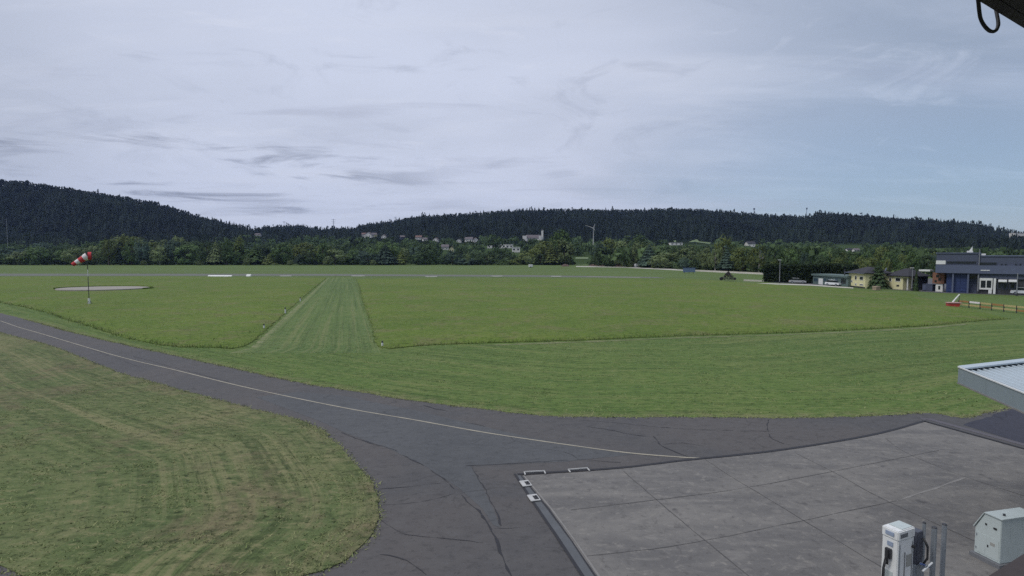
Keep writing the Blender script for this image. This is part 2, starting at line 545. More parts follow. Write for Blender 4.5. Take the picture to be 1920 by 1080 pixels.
# base sheet: fine near the camera, coarse to the horizon
def axis(lo, hi, step, far):
    a = list(np.arange(lo, hi, step))
    x, s = hi, step
    while x < far:
        a.append(x); s *= 1.25; x += s
    a.append(far)
    x, s = lo - step, step
    while x > -far:
        a.insert(0, x); s *= 1.25; x -= s
    a.insert(0, -far)
    return np.array(a)
gx, gy = axis(-60, 60, .6, 6000), axis(14, 70, .6, 6000)
XX, YY = np.meshgrid(gx, gy)
P = np.stack([XX.ravel(), YY.ravel()], 1)
nx, ny = len(gx), len(gy)
idx = np.arange(nx * ny).reshape(ny, nx)
Fq = np.stack([idx[:-1, :-1], idx[:-1, 1:], idx[1:, 1:], idx[1:, :-1]], -1).reshape(-1, 4)
me = bpy.data.meshes.new('ground')
me.from_pydata(np.column_stack([P, np.zeros(len(P))]).tolist(), [], Fq.tolist())
d_, a_ = seg_dist(P, up_line[::4])
attr(me, 'mow', np.column_stack([d_, a_, np.zeros(len(P))]), 'FLOAT_VECTOR')
ground = tag(link('ground', me, M['grass_ground']), kind='structure')

# asphalt: taxiway and apron surround
asp = up_line + [(45, 2), (45, -12), (-60, -12), (-60, 10)] + [G2(-800, 560)]
sheet('taxiway', asp, .004, M['asphalt'])
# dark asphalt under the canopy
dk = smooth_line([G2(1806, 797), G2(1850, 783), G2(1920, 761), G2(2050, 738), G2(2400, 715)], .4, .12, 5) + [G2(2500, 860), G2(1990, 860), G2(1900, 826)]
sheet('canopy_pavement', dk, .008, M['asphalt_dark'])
# tongue of bluish newer asphalt that curves round the grass lobe
fr = [(780, 770), (1000, 822), (1190, 852), (1060, 866), (883, 874), (905, 915), (925, 955), (938, 990), (925, 985), (905, 955), (860, 915), (800, 876), (730, 842), (655, 815), (600, 790), (480, 745), (560, 735), (640, 742)]
sheet('newer_asphalt', [G2(*p) for p in fr], .008, M['asphalt_fresh'])

# grass island inside the taxiway loop
def lattice(poly, step, jit=.35, seed=3):
    A = np.array(poly)
    r = np.random.default_rng(seed)
    xs = np.arange(A[:, 0].min(), A[:, 0].max(), step); ys = np.arange(A[:, 1].min(), A[:, 1].max(), step)
    X, Y = np.meshgrid(xs, ys)
    Q = np.stack([X.ravel(), Y.ravel()], 1) + r.uniform(-jit, jit, (X.size, 2)) * step
    Q = Q[pip(Q, poly)]
    d, _ = seg_dist(Q, poly + [poly[0]])
    return Q[d > step * .4]
isl = isl_line
isl_pts = lattice(isl, .7)
isl_pts = isl_pts[(isl_pts[:, 1] < 75)]
def isl_z(x, y):
    return .035 + .02 * mnoise.noise(Vector((x * .6, y * .6, 0)))
o = sheet('grass_island', isl, .03, M['grass_island'], isl_pts.tolist(), zfun=isl_z, skirt=-.02)
Vi = np.array([v.co[:2] for v in o.data.vertices])
isl_top = smooth_line([G2(*p) for p in ISL_TOP[:15]], .8)
d_, a_ = seg_dist(Vi, isl_top)
attr(o.data, 'mow', np.column_stack([d_, a_ * .6, np.zeros(len(Vi))]), 'FLOAT_VECTOR')

# concrete apron
A_, B_, C_, E_ = (Vector(G2(*p)) for p in ((980, 893), (1733, 792), (1118, 1079), (1920, 844)))
Cx = A_ + (C_ - A_) * 2.0
Ex = B_ + (E_ - B_) * 6
apron = smooth_line([tuple(A_), G2(1160, 880), G2(1280, 866), G2(1458, 847), G2(1635, 818), tuple(B_)], .5) + [tuple(Ex), (Ex.x, 1.0), (tuple(Cx)[0], 1.0)] + [tuple(Cx)]
sheet('apron', apron, .016, M['concrete'])
# dark edge joint round the apron and the kerb strip on its far side
mb = MB()
ribbon(smooth_line([G2(970, 890), G2(1160, 878), G2(1280, 864), G2(1458, 845), G2(1635, 816), G2(1733, 790)], .5), .16, .024, mb, jit=.15)
ribbon([tuple(Vector(G2(1733, 790))), tuple(Vector(G2(1733, 790)) + (E_ - B_) * 5)], .14, .024, mb)
tag(mb.build('apron_edge_joint', M['tar'], fix=False), kind='structure')
mb = MB()
off = Vector(G2(1742, 786))
ribbon([G2(1728, 786), tuple(off), tuple(off + (E_ - B_) * 5)], .34, .012, mb)
tag(mb.build('apron_kerb_strip', plain('kerb_grey', (.085, .08, .092), .85, vary=.2)), kind='structure')
# drainage channel down the apron's side
ch = [Vector(G2(*p)) for p in ((965, 889), (998, 940), (1042, 1004), (1091, 1079))]
ch.append(ch[0] + (ch[3] - ch[0]) * 1.8)
ci = [Vector(G2(*p)) for p in ((980, 893), (1031, 955), (1075, 1015), (1118, 1079))]
ci.append(ci[0] + (ci[3] - ci[0]) * 1.8)
sheet('drain_channel', [tuple(p) for p in ch] + [tuple(p) for p in ci[::-1]], .012, plain('channel_concrete', (.082, .088, .095), .8, vary=.25, scale=2))
mb = MB()
ribbon([tuple(p) for p in ch], .09, .022, mb)
ribbon([tuple(Vector(p) + Vector((-.05, 0))) for p in ci], .05, .022, mb, jit=.4)
tag(mb.build('channel_slot', M['tar'], fix=False), kind='structure')
mb = MB()
ribbon([tuple(Vector(p) + Vector((.04, .01))) for p in ci], .06, .026, mb, jit=.3)
tag(mb.build('apron_pale_edge', M['joint_pale'], fix=False), kind='structure')

# joints between the apron's slabs
mb, mp = MB(), MB()
for L in ([(1169, 884), (1280, 980), (1402, 1079), (1480, 1140)], [(1322, 862), (1373, 896), (1458, 947), (1542, 998), (1680, 1080), (1790, 1140)],
          [(1493, 851), (1569, 889), (1636, 927), (1760, 985), (1930, 1062)], [(1660, 822), (1698, 849), (1769, 880), (1813, 896), (1930, 934)]):
    ribbon(smooth_line([G2(*p) for p in L], .4, .02, 9), .024, .022, mb, jit=.6)
for L in ([(1098, 1044), (1280, 1022), (1500, 978), (1680, 940)], [(1070, 957), (1289, 931), (1400, 915), (1560, 885), (1760, 845)]):
    ribbon(smooth_line([G2(*p) for p in L], .4, .02, 9), .022, .022, mb, jit=.7)
ribbon(smooth_line([G2(1680, 940), G2(1750, 917), G2(1813, 896)], .4, .05, 4), .06, .0205, mp, taper=True, jit=.8)
tag(mb.build('slab_joints', M['joint'], fix=False), kind='structure')
tag(mp.build('pale_slab_joint', M['joint_pale'], fix=False), kind='structure')

# taxi line
mb = MB()
TL = [(-300, 560), (-60, 590), (46, 617), (213, 666), (324, 693), (463, 727), (640, 764), (773, 787), (907, 811), (1040, 831), (1173, 849), (1280, 858), (1322, 860)]
ribbon(smooth_line([G2(*p) for p in TL], .5), .10, .016, mb, jit=.2)
tag(mb.build('taxi_line_marking', M['line_paint'], fix=False), kind='structure')

# sealed cracks
def c6(pts): return [(640 + x / 2.25, 600 + y / 2.25) for x, y in pts]
mb = MB()
CR = [(c6([(0, 475), (50, 495), (110, 515), (210, 545), (260, 570), (320, 600), (390, 640), (440, 680), (480, 715), (530, 765), (580, 805), (610, 845), (630, 880), (655, 935), (680, 1000), (700, 1050), (720, 1085)]), .075),
      (c6([(525, 615), (700, 607), (850, 598), (1000, 590), (1090, 596), (1180, 602)]), .05), (c6([(545, 618), (580, 670), (610, 720), (640, 790), (675, 870)]), .04),
      (c6([(1315, 490), (1350, 530), (1400, 552), (1440, 570), (1500, 590)]), .07), (c6([(1350, 527), (1440, 520), (1530, 535)]), .04), (c6([(345, 360), (400, 375), (460, 388)]), .10),
      (c6([(1030, 450), (1130, 465), (1230, 485), (1320, 497)]), .05), (c6([(1800, 420), (1805, 490), (1870, 525)]), .05), (c6([(150, 715), (280, 703), (420, 690)]), .03),
      (c6([(160, 990), (240, 1000), (310, 1035), (360, 1078)]), .05), (c6([(830, 866), (860, 862)]), .07), (c6([(640, 880), (760, 874), (830, 868)]), .02), (c6([(160, 780), (330, 770), (470, 735)]), .02),
      (c6([(210, 350), (235, 345), (220, 352)]), .06), (c6([(500, 430), (560, 440), (610, 452)]), .03), (c6([(240, 765), (270, 760), (290, 750)]), .05),
      (c6([(900, 415), (1100, 430), (1440, 460), (1800, 470)]), .03), (c6([(0, 690), (200, 870), (330, 910), (600, 940)]), .02), (c6([(1000, 590), (950, 560), (820, 540)]), .02),
      ([(250, 668), (330, 690), (430, 716)], .04), ([(80, 628), (170, 655), (260, 688)], .03)]
for i, (L, w) in enumerate(CR):
    ln = smooth_line([G2(*p) for p in L], .22, .06, 20 + i)
    k0 = 0
    while k0 < len(ln) - 1:                      # the seal is broken into runs of uneven width
        k1 = min(len(ln) - 1, k0 + random.randint(3, 16))
        if k1 - k0 > 1: ribbon(ln[k0:k1 + 1], w * random.uniform(.45, 1.0), .0125, mb, taper=True, jit=.8)
        k0 = k1 + (random.randint(1, 3) if random.random() < .45 else 0)
tag(mb.build('crack_seal', M['tar'], fix=False), kind='structure')

# runway strip far out
rw = [G2(-600, 510.5), G2(0, 513), G2(600, 513.6), G2(1000, 516), G2(1230, 519.3), G2(1250, 521.5), G2(1000, 519), G2(600, 517.0), G2(0, 517.2), G2(-600, 514.5)]
sheet('runway', rw, .006, plain('weathered_runway_asphalt', (.100, .104, .088), .9, vary=.2, scale=.05))
mb = MB()
ribbon([G2(1100, 518.6), G2(1160, 519.8), G2(1200, 520.4)], 1.6, .016, mb)
tag(mb.build('runway_end_marking', M['line_paint'], fix=False), kind='structure')
# gravel road on the far side of the field
rd = [G2(1080, 498.8), G2(1170, 500.0), G2(1280, 505.2), G2(1360, 509), G2(1436, 512.5), G2(1436, 515), G2(1360, 511.4), G2(1280, 507.4), G2(1170, 501.8), G2(1080, 500.3)]
sheet('gravel_road', rd, .01, M['road_gravel'])
sheet('yard_path', [G2(1440, 531), G2(1520, 533.5), G2(1600, 539), G2(1600, 541), G2(1520, 535.5), G2(1400, 531.6)], .012, M['road_gravel'])
sheet('yard', [G2(1600, 538), G2(1440, 529.5), G2(1470, 519), G2(2100, 526), G2(2100, 560), G2(1760, 549)], .008, plain('yard_paving', (.07, .07, .075), .9, vary=.25, scale=.3))

# ------------------------------------------------------------------ tall meadow blocks: raised, uneven, with ragged edges
LF = [(-500, 500), (-250, 522), (0, 567), (134, 602), (231, 632), (280, 643), (324, 650), (390, 652), (454, 651), (491, 626), (537, 585), (575, 552), (612, 521)]
left_poly = smooth_line([G2(*p) for p in LF], .8, .22, 11) + [G2(300, 519.5), G2(0, 520), G2(-500, 508)]
RF = [(668, 523), (675, 540), (680, 562), (697, 610), (713, 651), (780, 648.5), (862, 645), (1084, 638), (1280, 630), (1502, 623), (1724, 612), (1813, 604), (1890, 598)]
right_poly = smooth_line([G2(*p) for p in RF], .8, .22, 12) + [G2(1775, 569), G2(1700, 550), G2(1600, 544), G2(1520, 537.5), G2(1432, 533.5), G2(1300, 523), G2(1150, 523.5)]
def mead_z(x, y):
    return .27 + .08 * mnoise.noise(Vector((x * .25, y * .25, 1))) + .06 * mnoise.noise(Vector((x * .9, y * .9, 4)))
blade_polys = []
for poly, nm in ((left_poly, 'meadow'), (right_poly, 'meadow')):
    near = lattice(poly, 1.0, .4, 4); near = near[near[:, 1] < 75]
    far = lattice(poly, 4.0, .4, 5); far = far[(far[:, 1] >= 75)]
    o = sheet(nm, poly, .3, M['meadow'], np.vstack([near, far]).tolist(), zfun=mead_z, skirt=-.02)
    cz = np.array([v.co[:] for v in o.data.vertices]); up_ = cz[:, 2] > 0
    dd_, _a = seg_dist(cz[:, :2], poly + [poly[0]])
    for i in np.nonzero(up_)[0]:
        o.data.vertices[i].co.z = max(.03, cz[i, 2] * min(1.0, .22 + dd_[i] / 2.2))
    blade_polys.append(poly)

# step of taller grass and gravel signal circle
gc = G(192, 544)
circ = [(gc.x + 9.2 * math.cos(a) * (1 + .04 * math.sin(3 * a)), gc.y + 7.0 * math.sin(a)) for a in np.linspace(0, 2 * math.pi, 40, endpoint=False)]
o = sheet('gravel_circle', circ, .47, M['gravel'], kind='structure', zfun=lambda x, y: .50 - .003 * ((x - gc.x) ** 2 + (y - gc.y) ** 2) ** .5, skirt=.1)
mb = MB()
ring = [(gc.x + 9.9 * math.cos(a), gc.y + 7.7 * math.sin(a)) for a in np.linspace(R(-10), R(190), 30)]
for (a, b_) in zip(ring[:-1], ring[1:]):
    mb.add([(a[0], a[1], .3), (b_[0], b_[1], .3), (b_[0] * 1.0, b_[1] + .8, .3), (a[0], a[1] + .8, .3), (a[0], a[1] + .1, .60), (b_[0], b_[1] + .1, .60)], [(0, 1, 5, 4), (5, 2, 3, 4)])
tag(mb.build('earth_bank', M['meadow'], fix=False), kind='structure')

# grass blades standing along the meadow edges and scattered through the front
def blades():
    V, Fc, T = [], [], []
    r = np.random.default_rng(5)
    def put(x, y, z, h, w, t):
        a = r.uniform(0, math.pi); lx, ly = r.normal(0, .12, 2)
        o = len(V)
        V.extend([(x - math.cos(a) * w, y - math.sin(a) * w, z), (x + math.cos(a) * w, y + math.sin(a) * w, z), (x + lx, y + ly, z + h)])
        Fc.append((o, o + 1, o + 2)); T.extend([t * .5, t * .5, t])
    for poly in blade_polys:
        A = np.array(poly)
        seg = A[:-1], A[1:]
        for p, q in zip(*seg):
            L = np.hypot(*(q - p)); mid = (p + q) / 2
            if L > 6 or mid[1] > 150 or abs(mid[0]) > 130: continue
            fr_ = abs((q - p)[0]) / (L + 1e-9)
            for _ in range(int(L * (26 if fr_ > .8 else 6) * min(1, 60 / mid[1]))):
                t = r.random(); c = p + (q - p) * t + r.normal(0, .22, 2)
                put(c[0], c[1], 0.02, r.uniform(.15, .42), r.uniform(.015, .035), r.random())
        Q = np.column_stack([r.uniform(-75, 80, 60000), 42 + 75 * r.random(60000) ** 1.4])
        Q = Q[pip(Q, poly)]
        for x, y in Q[:9000]:
            k = mnoise.noise(Vector((x * .15, y * .15, 9)))
            if r.random() < .35 + k: put(x, y, .22, r.uniform(.08, .22), r.uniform(.012, .03), min(1, max(0, .8 + k + r.normal(0, .2))))
    return V, Fc, T
V, Fc, T = blades()
me = bpy.data.meshes.new('tall_grass')
me.from_pydata(V, [], Fc)
attr(me, 'tint', T)
tag(link('tall_grass', me, M['blade']), 'uncut tall grass standing in the meadow and along its ragged edges', kind='stuff')

# short tufts on the mown lawns: one ground cover
def tufts():
    r = np.random.default_rng(11)
    Ps, hs, ws, ts = [], [], [], []
    def put(Q, h0, h1, w0, w1, z, t0, t1):
        n = len(Q)
        Ps.append(np.column_stack([Q, np.full(n, z)])); hs.append(r.uniform(h0, h1, n)); ws.append(r.uniform(w0, w1, n)); ts.append(r.uniform(t0, t1, n))
    Q = np.column_stack([r.uniform(-26, 3, 160000), 12.5 + 32 * r.random(160000) ** 1.5])
    cl = np.array([mnoise.noise(Vector((x * .5, y * .9, 2))) + .5 * mnoise.noise(Vector((x * 2.5, y * 4, 5))) for x, y in Q])
    Q = Q[pip(Q, isl) & (cl + r.normal(0, .35, len(cl)) > .35)]
    put(Q, .02, .06, .010, .026, .03, .3, 1)
    Q = np.column_stack([r.uniform(-30, 42, 150000), 24 + 34 * r.random(150000)])
    cl = np.array([mnoise.noise(Vector((x * .35, y * 1.2, 7))) + .5 * mnoise.noise(Vector((x * 1.6, y * 5, 5))) for x, y in Q])
    Q = Q[~pip(Q, asp) & ~pip(Q, left_poly) & ~pip(Q, right_poly) & (cl + r.normal(0, .3, len(cl)) > .38)]
    put(Q, .02, .06, .012, .035, 0.0, .2, 1)
    for ln in (up_line, isl_line):
        A = np.array(ln); A = A[(A[:, 1] < 75) & (np.abs(A[:, 0]) < 60)]
        k = r.integers(0, len(A), 9000)
        put(A[k] + r.normal(0, .10, (9000, 2)), .02, .07, .012, .03, .01, .5, 1)
    P_, h, w, t = np.vstack(Ps), np.concatenate(hs), np.concatenate(ws), np.concatenate(ts)
    n = len(P_); a = r.uniform(0, math.pi, n); L = r.normal(0, 1.3, (n, 2)) * h[:, None]
    dx, dy = np.cos(a) * w, np.sin(a) * w
    V = np.empty((n, 3, 3))
    V[:, 0] = P_ - np.column_stack([dx, dy, 0 * dx]); V[:, 1] = P_ + np.column_stack([dx, dy, 0 * dx])
    V[:, 2] = P_ + np.column_stack([L, h])
    me = bpy.data.meshes.new('lawn_tufts')
    me.vertices.add(3 * n); me.vertices.foreach_set('co', V.astype(np.float32).ravel())
    me.loops.add(3 * n); me.loops.foreach_set('vertex_index', np.arange(3 * n, dtype=np.int32))
    me.polygons.add(n); me.polygons.foreach_set('loop_start', np.arange(0, 3 * n, 3, dtype=np.int32))
    me.update(calc_edges=True)
    attr(me, 'tint', np.repeat(t, 3))
    return tag(link('lawn_tufts', me, M['blade']), 'short tufts of grass scattered over the mown lawns', kind='stuff')
tufts()

# mown strip between the two meadows
SL = [(430, 662), (470, 652), (500, 625), (545, 584), (580, 553), (616, 520)]
SR = [(715, 662), (706, 645), (692, 610), (676, 562), (669, 540), (660, 520)]
ll = [np.array(G2(*p)) for p in SL]; rl = [np.array(G2(*p)) for p in SR]
def samp(L, n):
    S = np.concatenate([[0], np.cumsum([np.hypot(*(b - a)) for a, b in zip(L[:-1], L[1:])])])
    t = np.linspace(0, S[-1], n)
    A = np.array(L)
    return np.column_stack([np.interp(t, S, A[:, 0]), np.interp(t, S, A[:, 1])])
nS, nC = 60, 22
la, rb = samp(ll, nS), samp(rl, nS)
V, A = [], []
for i in range(nS):
    for k in range(nC):
        t = k / (nC - 1)
        p = la[i] * (1 - t) + rb[i] * t
        V.append((p[0], p[1], .006)); A.append((t * 13, p[1] * .35, 3.3))
Fc = [(i * nC + k, i * nC + k + 1, (i + 1) * nC + k + 1, (i + 1) * nC + k) for i in range(nS - 1) for k in range(nC - 1)]
me = bpy.data.meshes.new('mown_strip')
me.from_pydata(V, [], Fc)
attr(me, 'mow', A, 'FLOAT_VECTOR')
tag(link('mown_strip', me, M['strip']), kind='structure')

# worn pale line where the mower turns along the tall grass
mb = MB()
ribbon(smooth_line([G2(*p) for p in [(900, 648), (1084, 641.5), (1280, 633.5), (1502, 626.5), (1724, 615.5), (1813, 607.5)]], .6, .12, 41), .55, .012, mb, taper=True, jit=.6)
tag(mb.build('worn_grass_line', grass_mat('worn_line_grass', (.120, .150, .062), (.160, .178, .085), (.225, .205, .125), straw_amt=.7), fix=False), kind='structure')

# ------------------------------------------------------------------ hills
RIDGE = [(-700, 300), (-200, 325), (0, 335), (40, 338), (80, 343), (140, 352), (200, 362), (250, 370), (300, 378), (330, 388), (370, 402), (400, 410), (440, 420), (470, 427), (490, 427),
         (520, 424), (545, 421), (570, 421), (580, 426), (600, 429), (640, 426), (665, 427), (672, 422), (700, 418), (740, 414), (775, 406), (800, 403), (860, 401), (900, 398), (960, 394),
         (1020, 392), (1060, 391), (1100, 392), (1150, 392), (1180, 393), (1230, 391), (1260, 390), (1300, 391), (1350, 395), (1390, 399), (1430, 402), (1480, 404), (1519, 405), (1524, 398),
         (1560, 399), (1620, 404), (1700, 409), (1760, 413), (1800, 416), (1830, 420), (1870, 432), (1900, 438), (1920, 440), (2100, 452), (2700, 462)]
RX, RY = np.array([p[0] for p in RIDGE], float), np.array([p[1] for p in RIDGE], float)
def ridge_y(px): return np.interp(px, RX, RY)
def ridge_d(px): return np.interp(px, [-700, 0, 300, 470, 560, 660, 800, 1300, 1600, 1920, 2700], [950, 950, 1050, 1250, 1900, 1600, 1350, 1300, 1250, 1100, 1000])
TREE_H = 15.0
def scr_y(px, d):
    """screen height at which the hill's ground shows at depth d"""
    Dr = ridge_d(px); yr = ridge_y(px) + TREE_H / Dr * F * .85
    y0 = np.minimum(458, 462 + 0 * px)
    s = np.clip((d - 820) / (Dr - 820), 0, 1)
    y_up = y0 + (yr - y0) * np.sin(s * math.pi / 2) ** .9
    y_lo = np.interp(d, [440, 600, 820], [495.0, 477, 458])
    return np.where(d < 820, y_lo, y_up)
def tz_px(px, d):
    z = H + (HOR - scr_y(px, d)) / F * d
    return np.where(d < 440, 0 * px, np.maximum(z, -.5))
def tz(x, Y):
    return float(tz_px(np.array(960 + F * x / Y), np.array(float(Y))))
cols = np.linspace(-700, 2700, 300)
ts = np.concatenate([np.linspace(0, .35, 14), np.linspace(.38, 1, 26)])
V, PA = [], []
for c in cols:
    Dr = float(ridge_d(c))
    dd = [430] + [440 + (Dr - 440) * t for t in ts] + [Dr + 120, Dr + 400, Dr + 900]
    for k, d in enumerate(dd):
        z = float(tz_px(np.array(c), np.array(min(d, Dr))))
        if d > Dr: z -= {1: 8, 2: 60, 3: 160}[k - len(ts)] * (z / 100)
        if k == 0: z = -1.0
        x = (c - 960) / F * d
        z += 0 if d > Dr - 1 or d < 445 else 1.5 * mnoise.noise(Vector((x * .01, d * .01, 0)))
        V.append((x, d, z)); PA.append(float(np.clip((840 - d) / 60, 0, 1)))
nr = len(ts) + 4
Fc = [(i * nr + k, (i + 1) * nr + k, (i + 1) * nr + k + 1, i * nr + k + 1) for i in range(len(cols) - 1) for k in range(nr - 1)]
me = bpy.data.meshes.new('hills')
me.from_pydata(V, [], Fc)
attr(me, 'pasture', PA)
tag(link('hills', me, M['hill']), kind='structure')

# conifer forest on the hills: far off, one mass
def conifer_template(rr, tiers=4, n=6):
    v, f = [], []
    for t in range(tiers):
        z0 = .08 + .78 * t / tiers; z1 = min(1.0, z0 + .42)
        r0 = (1 - t / tiers) ** .8 * 1.0 + .06
        o = len(v)
        for k in range(n):
            w = 2 * math.pi * (k + .5 * (t % 2)) / n
            q = r0 * rr.uniform(.7, 1.2)
            v.append((math.cos(w) * q, math.sin(w) * q, z0 + rr.uniform(-.03, .03)))
        v.append((rr.uniform(-.05, .05), rr.uniform(-.05, .05), z1))
        f += [(o + k, o + (k + 1) % n, o + n) for k in range(n)]
    return np.array(v), np.array(f)
def round_template(rr, n=34):
    v, f = [], []
    for k in range(n):
        th, u = rr.uniform(0, 2 * math.pi), rr.uniform(-.75, 1)
        s = math.sqrt(1 - u * u * .8) * rr.uniform(.55, 1.0)
        c = Vector((s * math.cos(th), s * math.sin(th), .55 + u * .42))
        nrm = Vector((rr.gauss(0, 1), rr.gauss(0, 1), rr.gauss(.6, 1))).normalized()
        a = nrm.orthogonal().normalized(); b_ = nrm.cross(a)
        q = rr.uniform(.22, .42)
        o = len(v)
        for (i, j) in ((1, .2), (.1, 1), (-1, -.1), (-.2, -1)):
            pv = c + a * i * q * rr.uniform(.7, 1.2) + b_ * j * q * rr.uniform(.7, 1.2)
            v.append((pv.x, pv.y, c.z + (pv.z - c.z) * .6))
        f += [(o, o + 1, o + 2), (o, o + 2, o + 3)]
    return np.array(v), np.array(f)
rr = random.Random(3)
CT = [conifer_template(rr) for _ in range(6)]
RT = [round_template(rr, 26) for _ in range(3)] + [round_template(rr, 60) for _ in range(5)]
def scatter_mesh(name, items, templates, mat, label, split=0):
    """items: x, y, z, radius, height, tint"""
    VV, FF, TT = [], [], []; o = 0
    for i_, (x, y, z, rad, h, t) in enumerate(items):
        v, f = templates[rr.randrange(len(templates)) if not split or i_ < split or rr.random() < .18 else -1 - rr.randrange(3)]
        a = rr.uniform(0, 6.28); ca, sa = math.cos(a), math.sin(a)
        w = np.column_stack([(v[:, 0] * ca - v[:, 1] * sa) * rad + x, (v[:, 0] * sa + v[:, 1] * ca) * rad + y, v[:, 2] * h + z])
        VV.append(w); FF.append(f + o); o += len(v)
        TT.append(np.clip(t + RNG.normal(0, .06, len(v)), 0, 1))
    VV, FF, TT = np.vstack(VV), np.vstack(FF), np.concatenate(TT)
    me = bpy.data.meshes.new(name)
    me.vertices.add(len(VV)); me.vertices.foreach_set('co', VV.astype(np.float32).ravel())
    me.loops.add(FF.size); me.loops.foreach_set('vertex_index', FF.astype(np.int32).ravel())
    me.polygons.add(len(FF)); me.polygons.foreach_set('loop_start', np.arange(0, FF.size, 3, dtype=np.int32))
    me.update(calc_edges=True); me.validate()
    attr(me, 'tint', TT)
    return tag(link(name, me, mat), label, kind='stuff')
# ------------------------------------------------------------------ village and other distant buildings
keep = []                 # (px0, px1, y0, y1, depth): windows in the woodland through which a house shows
def depth_for_y(px, y):
    lo, hi = 445.0, float(ridge_d(px))
    for _ in range(40):
        mid = (lo + hi) / 2
        if float(scr_y(np.array(float(px)), np.array(mid))) > y: lo = mid
        else: hi = mid
    return (lo + hi) / 2
def house(px, base_y, wpx, hpx, roof, label, gable_front=True, ratio=1.2, wall='white_far', rz=0.0, cat='house', name='house', group='houses of the village on the slope'):
    d = depth_for_y(px, base_y)
    x = (px - 960) / F * d
    w = wpx / F * d; hh = hpx / F * d
    e = thing(name, label, cat, (x, d, tz(x, d) - .6), math.atan2(-x, d) * .6 + rz, group)
    dep = w * ratio
    wh = hh * .55 + .6
    m_ = MB()
    if gable_front:
        m_.prism([(-w / 2, 0), (w / 2, 0), (w / 2, wh), (0, hh + .5), (-w / 2, wh)], (1, 0, 0), (0, 0, 1), (0, -dep / 2, 0), (0, dep, 0))
    else:
        m_.prism([(-dep / 2, 0), (dep / 2, 0), (dep / 2, wh), (0, hh + .5), (-dep / 2, wh)], (0, 1, 0), (0, 0, 1), (-w / 2, 0, 0), (w, 0, 0))
    m_.build('wall', M[wall], e)
    r_ = MB(); ov, th = .5, .35
    half = (w if gable_front else dep) / 2
    sl = (hh + .5 - wh) / half
    prof = [(-half - ov, wh - sl * ov + .04), (0, hh + .54), (half + ov, wh - sl * ov + .04), (half + ov, wh - sl * ov + .04 + th), (0, hh + .54 + th), (-half - ov, wh - sl * ov + .04 + th)]
    if gable_front: r_.prism(prof, (1, 0, 0), (0, 0, 1), (0, -dep / 2 - .5, 0), (0, dep + 1, 0))
    else: r_.prism(prof, (0, 1, 0), (0, 0, 1), (-w / 2 - .5, 0, 0), (w + 1, 0, 0))
    ro = r_.build('roof', M[roof], e)
    c_ = MB(); c_.box((w * .18, dep * .1, hh - .6), (w * .18 + .7, dep * .1 + .7, hh + 1.4)); c_.build('chimney', M['roof_red'], ro)
    fy = -dep / 2 - .03
    for k in (-.26, .26):
        for z in ([wh * .35] if wh < 4.5 else [wh * .25, wh * .62]):
            q = MB(); q.box((w * k - .55, fy - .04, z), (w * k + .55, fy + .05, z + 1.2)); q.build('window', M['glass'], e)
    keep.append((px - wpx * .6, px + wpx * .6, base_y - hpx * 1.05, base_y - hpx * .42, d))
    return e
VH = [
    (684, 443, 8, 6, 'roof_red', 'low red-roofed house at the hill end of the village row', False, 'white_far'),
    (693, 446, 13, 10, 'roof_grey', 'white gabled house with a grey roof beside the low red-roofed one', True, 'white_far'),
    (703, 444, 8, 7, 'roof_grey', 'small house half hidden behind the first white gable of the village', False, 'cream'),
    (721, 447, 8, 7, 'roof_grey', 'small white gable standing alone among dark trees below the wooded ridge', True, 'white_far'),
    (755, 448, 8, 6, 'roof_grey', 'grey low house nearly swallowed by trees between two white gables', False, 'grey_light'),
    (786, 449, 11, 7, 'roof_red', 'house with a brownish red roof above the gap in the tree belt', False, 'white_far'),
    (797, 452, 8, 6, 'roof_grey', 'lower grey-roofed neighbour just below the brownish red roof', False, 'white_far'),
    (818, 454, 9, 8, 'roof_grey', 'steep white gable with grey roof downhill from the red roofs', True, 'white_far'),
    (835, 468, 13, 9, 'roof_grey', 'pale house lowest on the slope, close behind the field trees', False, 'white_far'),
    (847, 472, 8, 10, 'roof_grey', 'narrow pale gable tucked beside the lowest house', True, 'cream'),
    (861, 455, 9, 7, 'roof_grey', 'small white gable beside the wide twin-gabled house', True, 'white_far'),
    (880, 453, 14, 8, 'roof_grey', 'wide white house of the twin-gabled pair uphill from the flat white block', False, 'white_far'),
    (892, 454, 8, 8, 'roof_grey', 'white cross gable attached to the wide house', True, 'white_far'),
    (486, 443, 9, 5, 'roof_grey', 'solitary pale house at the foot of the conifer hill', False, 'white_far'),
    (1405, 462, 14, 9, 'roof_dark', 'dark-roofed pale house among trees above the hedge', False, 'white_far'),
    (1590, 471, 9, 5, 'roof_dark', 'small dark-roofed white house above the grey-green shed', False, 'white_far'),
    (1603, 472, 9, 6, 'roof_grey', 'white house wall above the cream houses, in the wood', False, 'white_far'),
]
for px, by, w, h, roof, lab, gf, wall in VH:
    house(px, by, w, h, roof, lab, gf, wall=wall, rz=rr.uniform(-.3, .3))

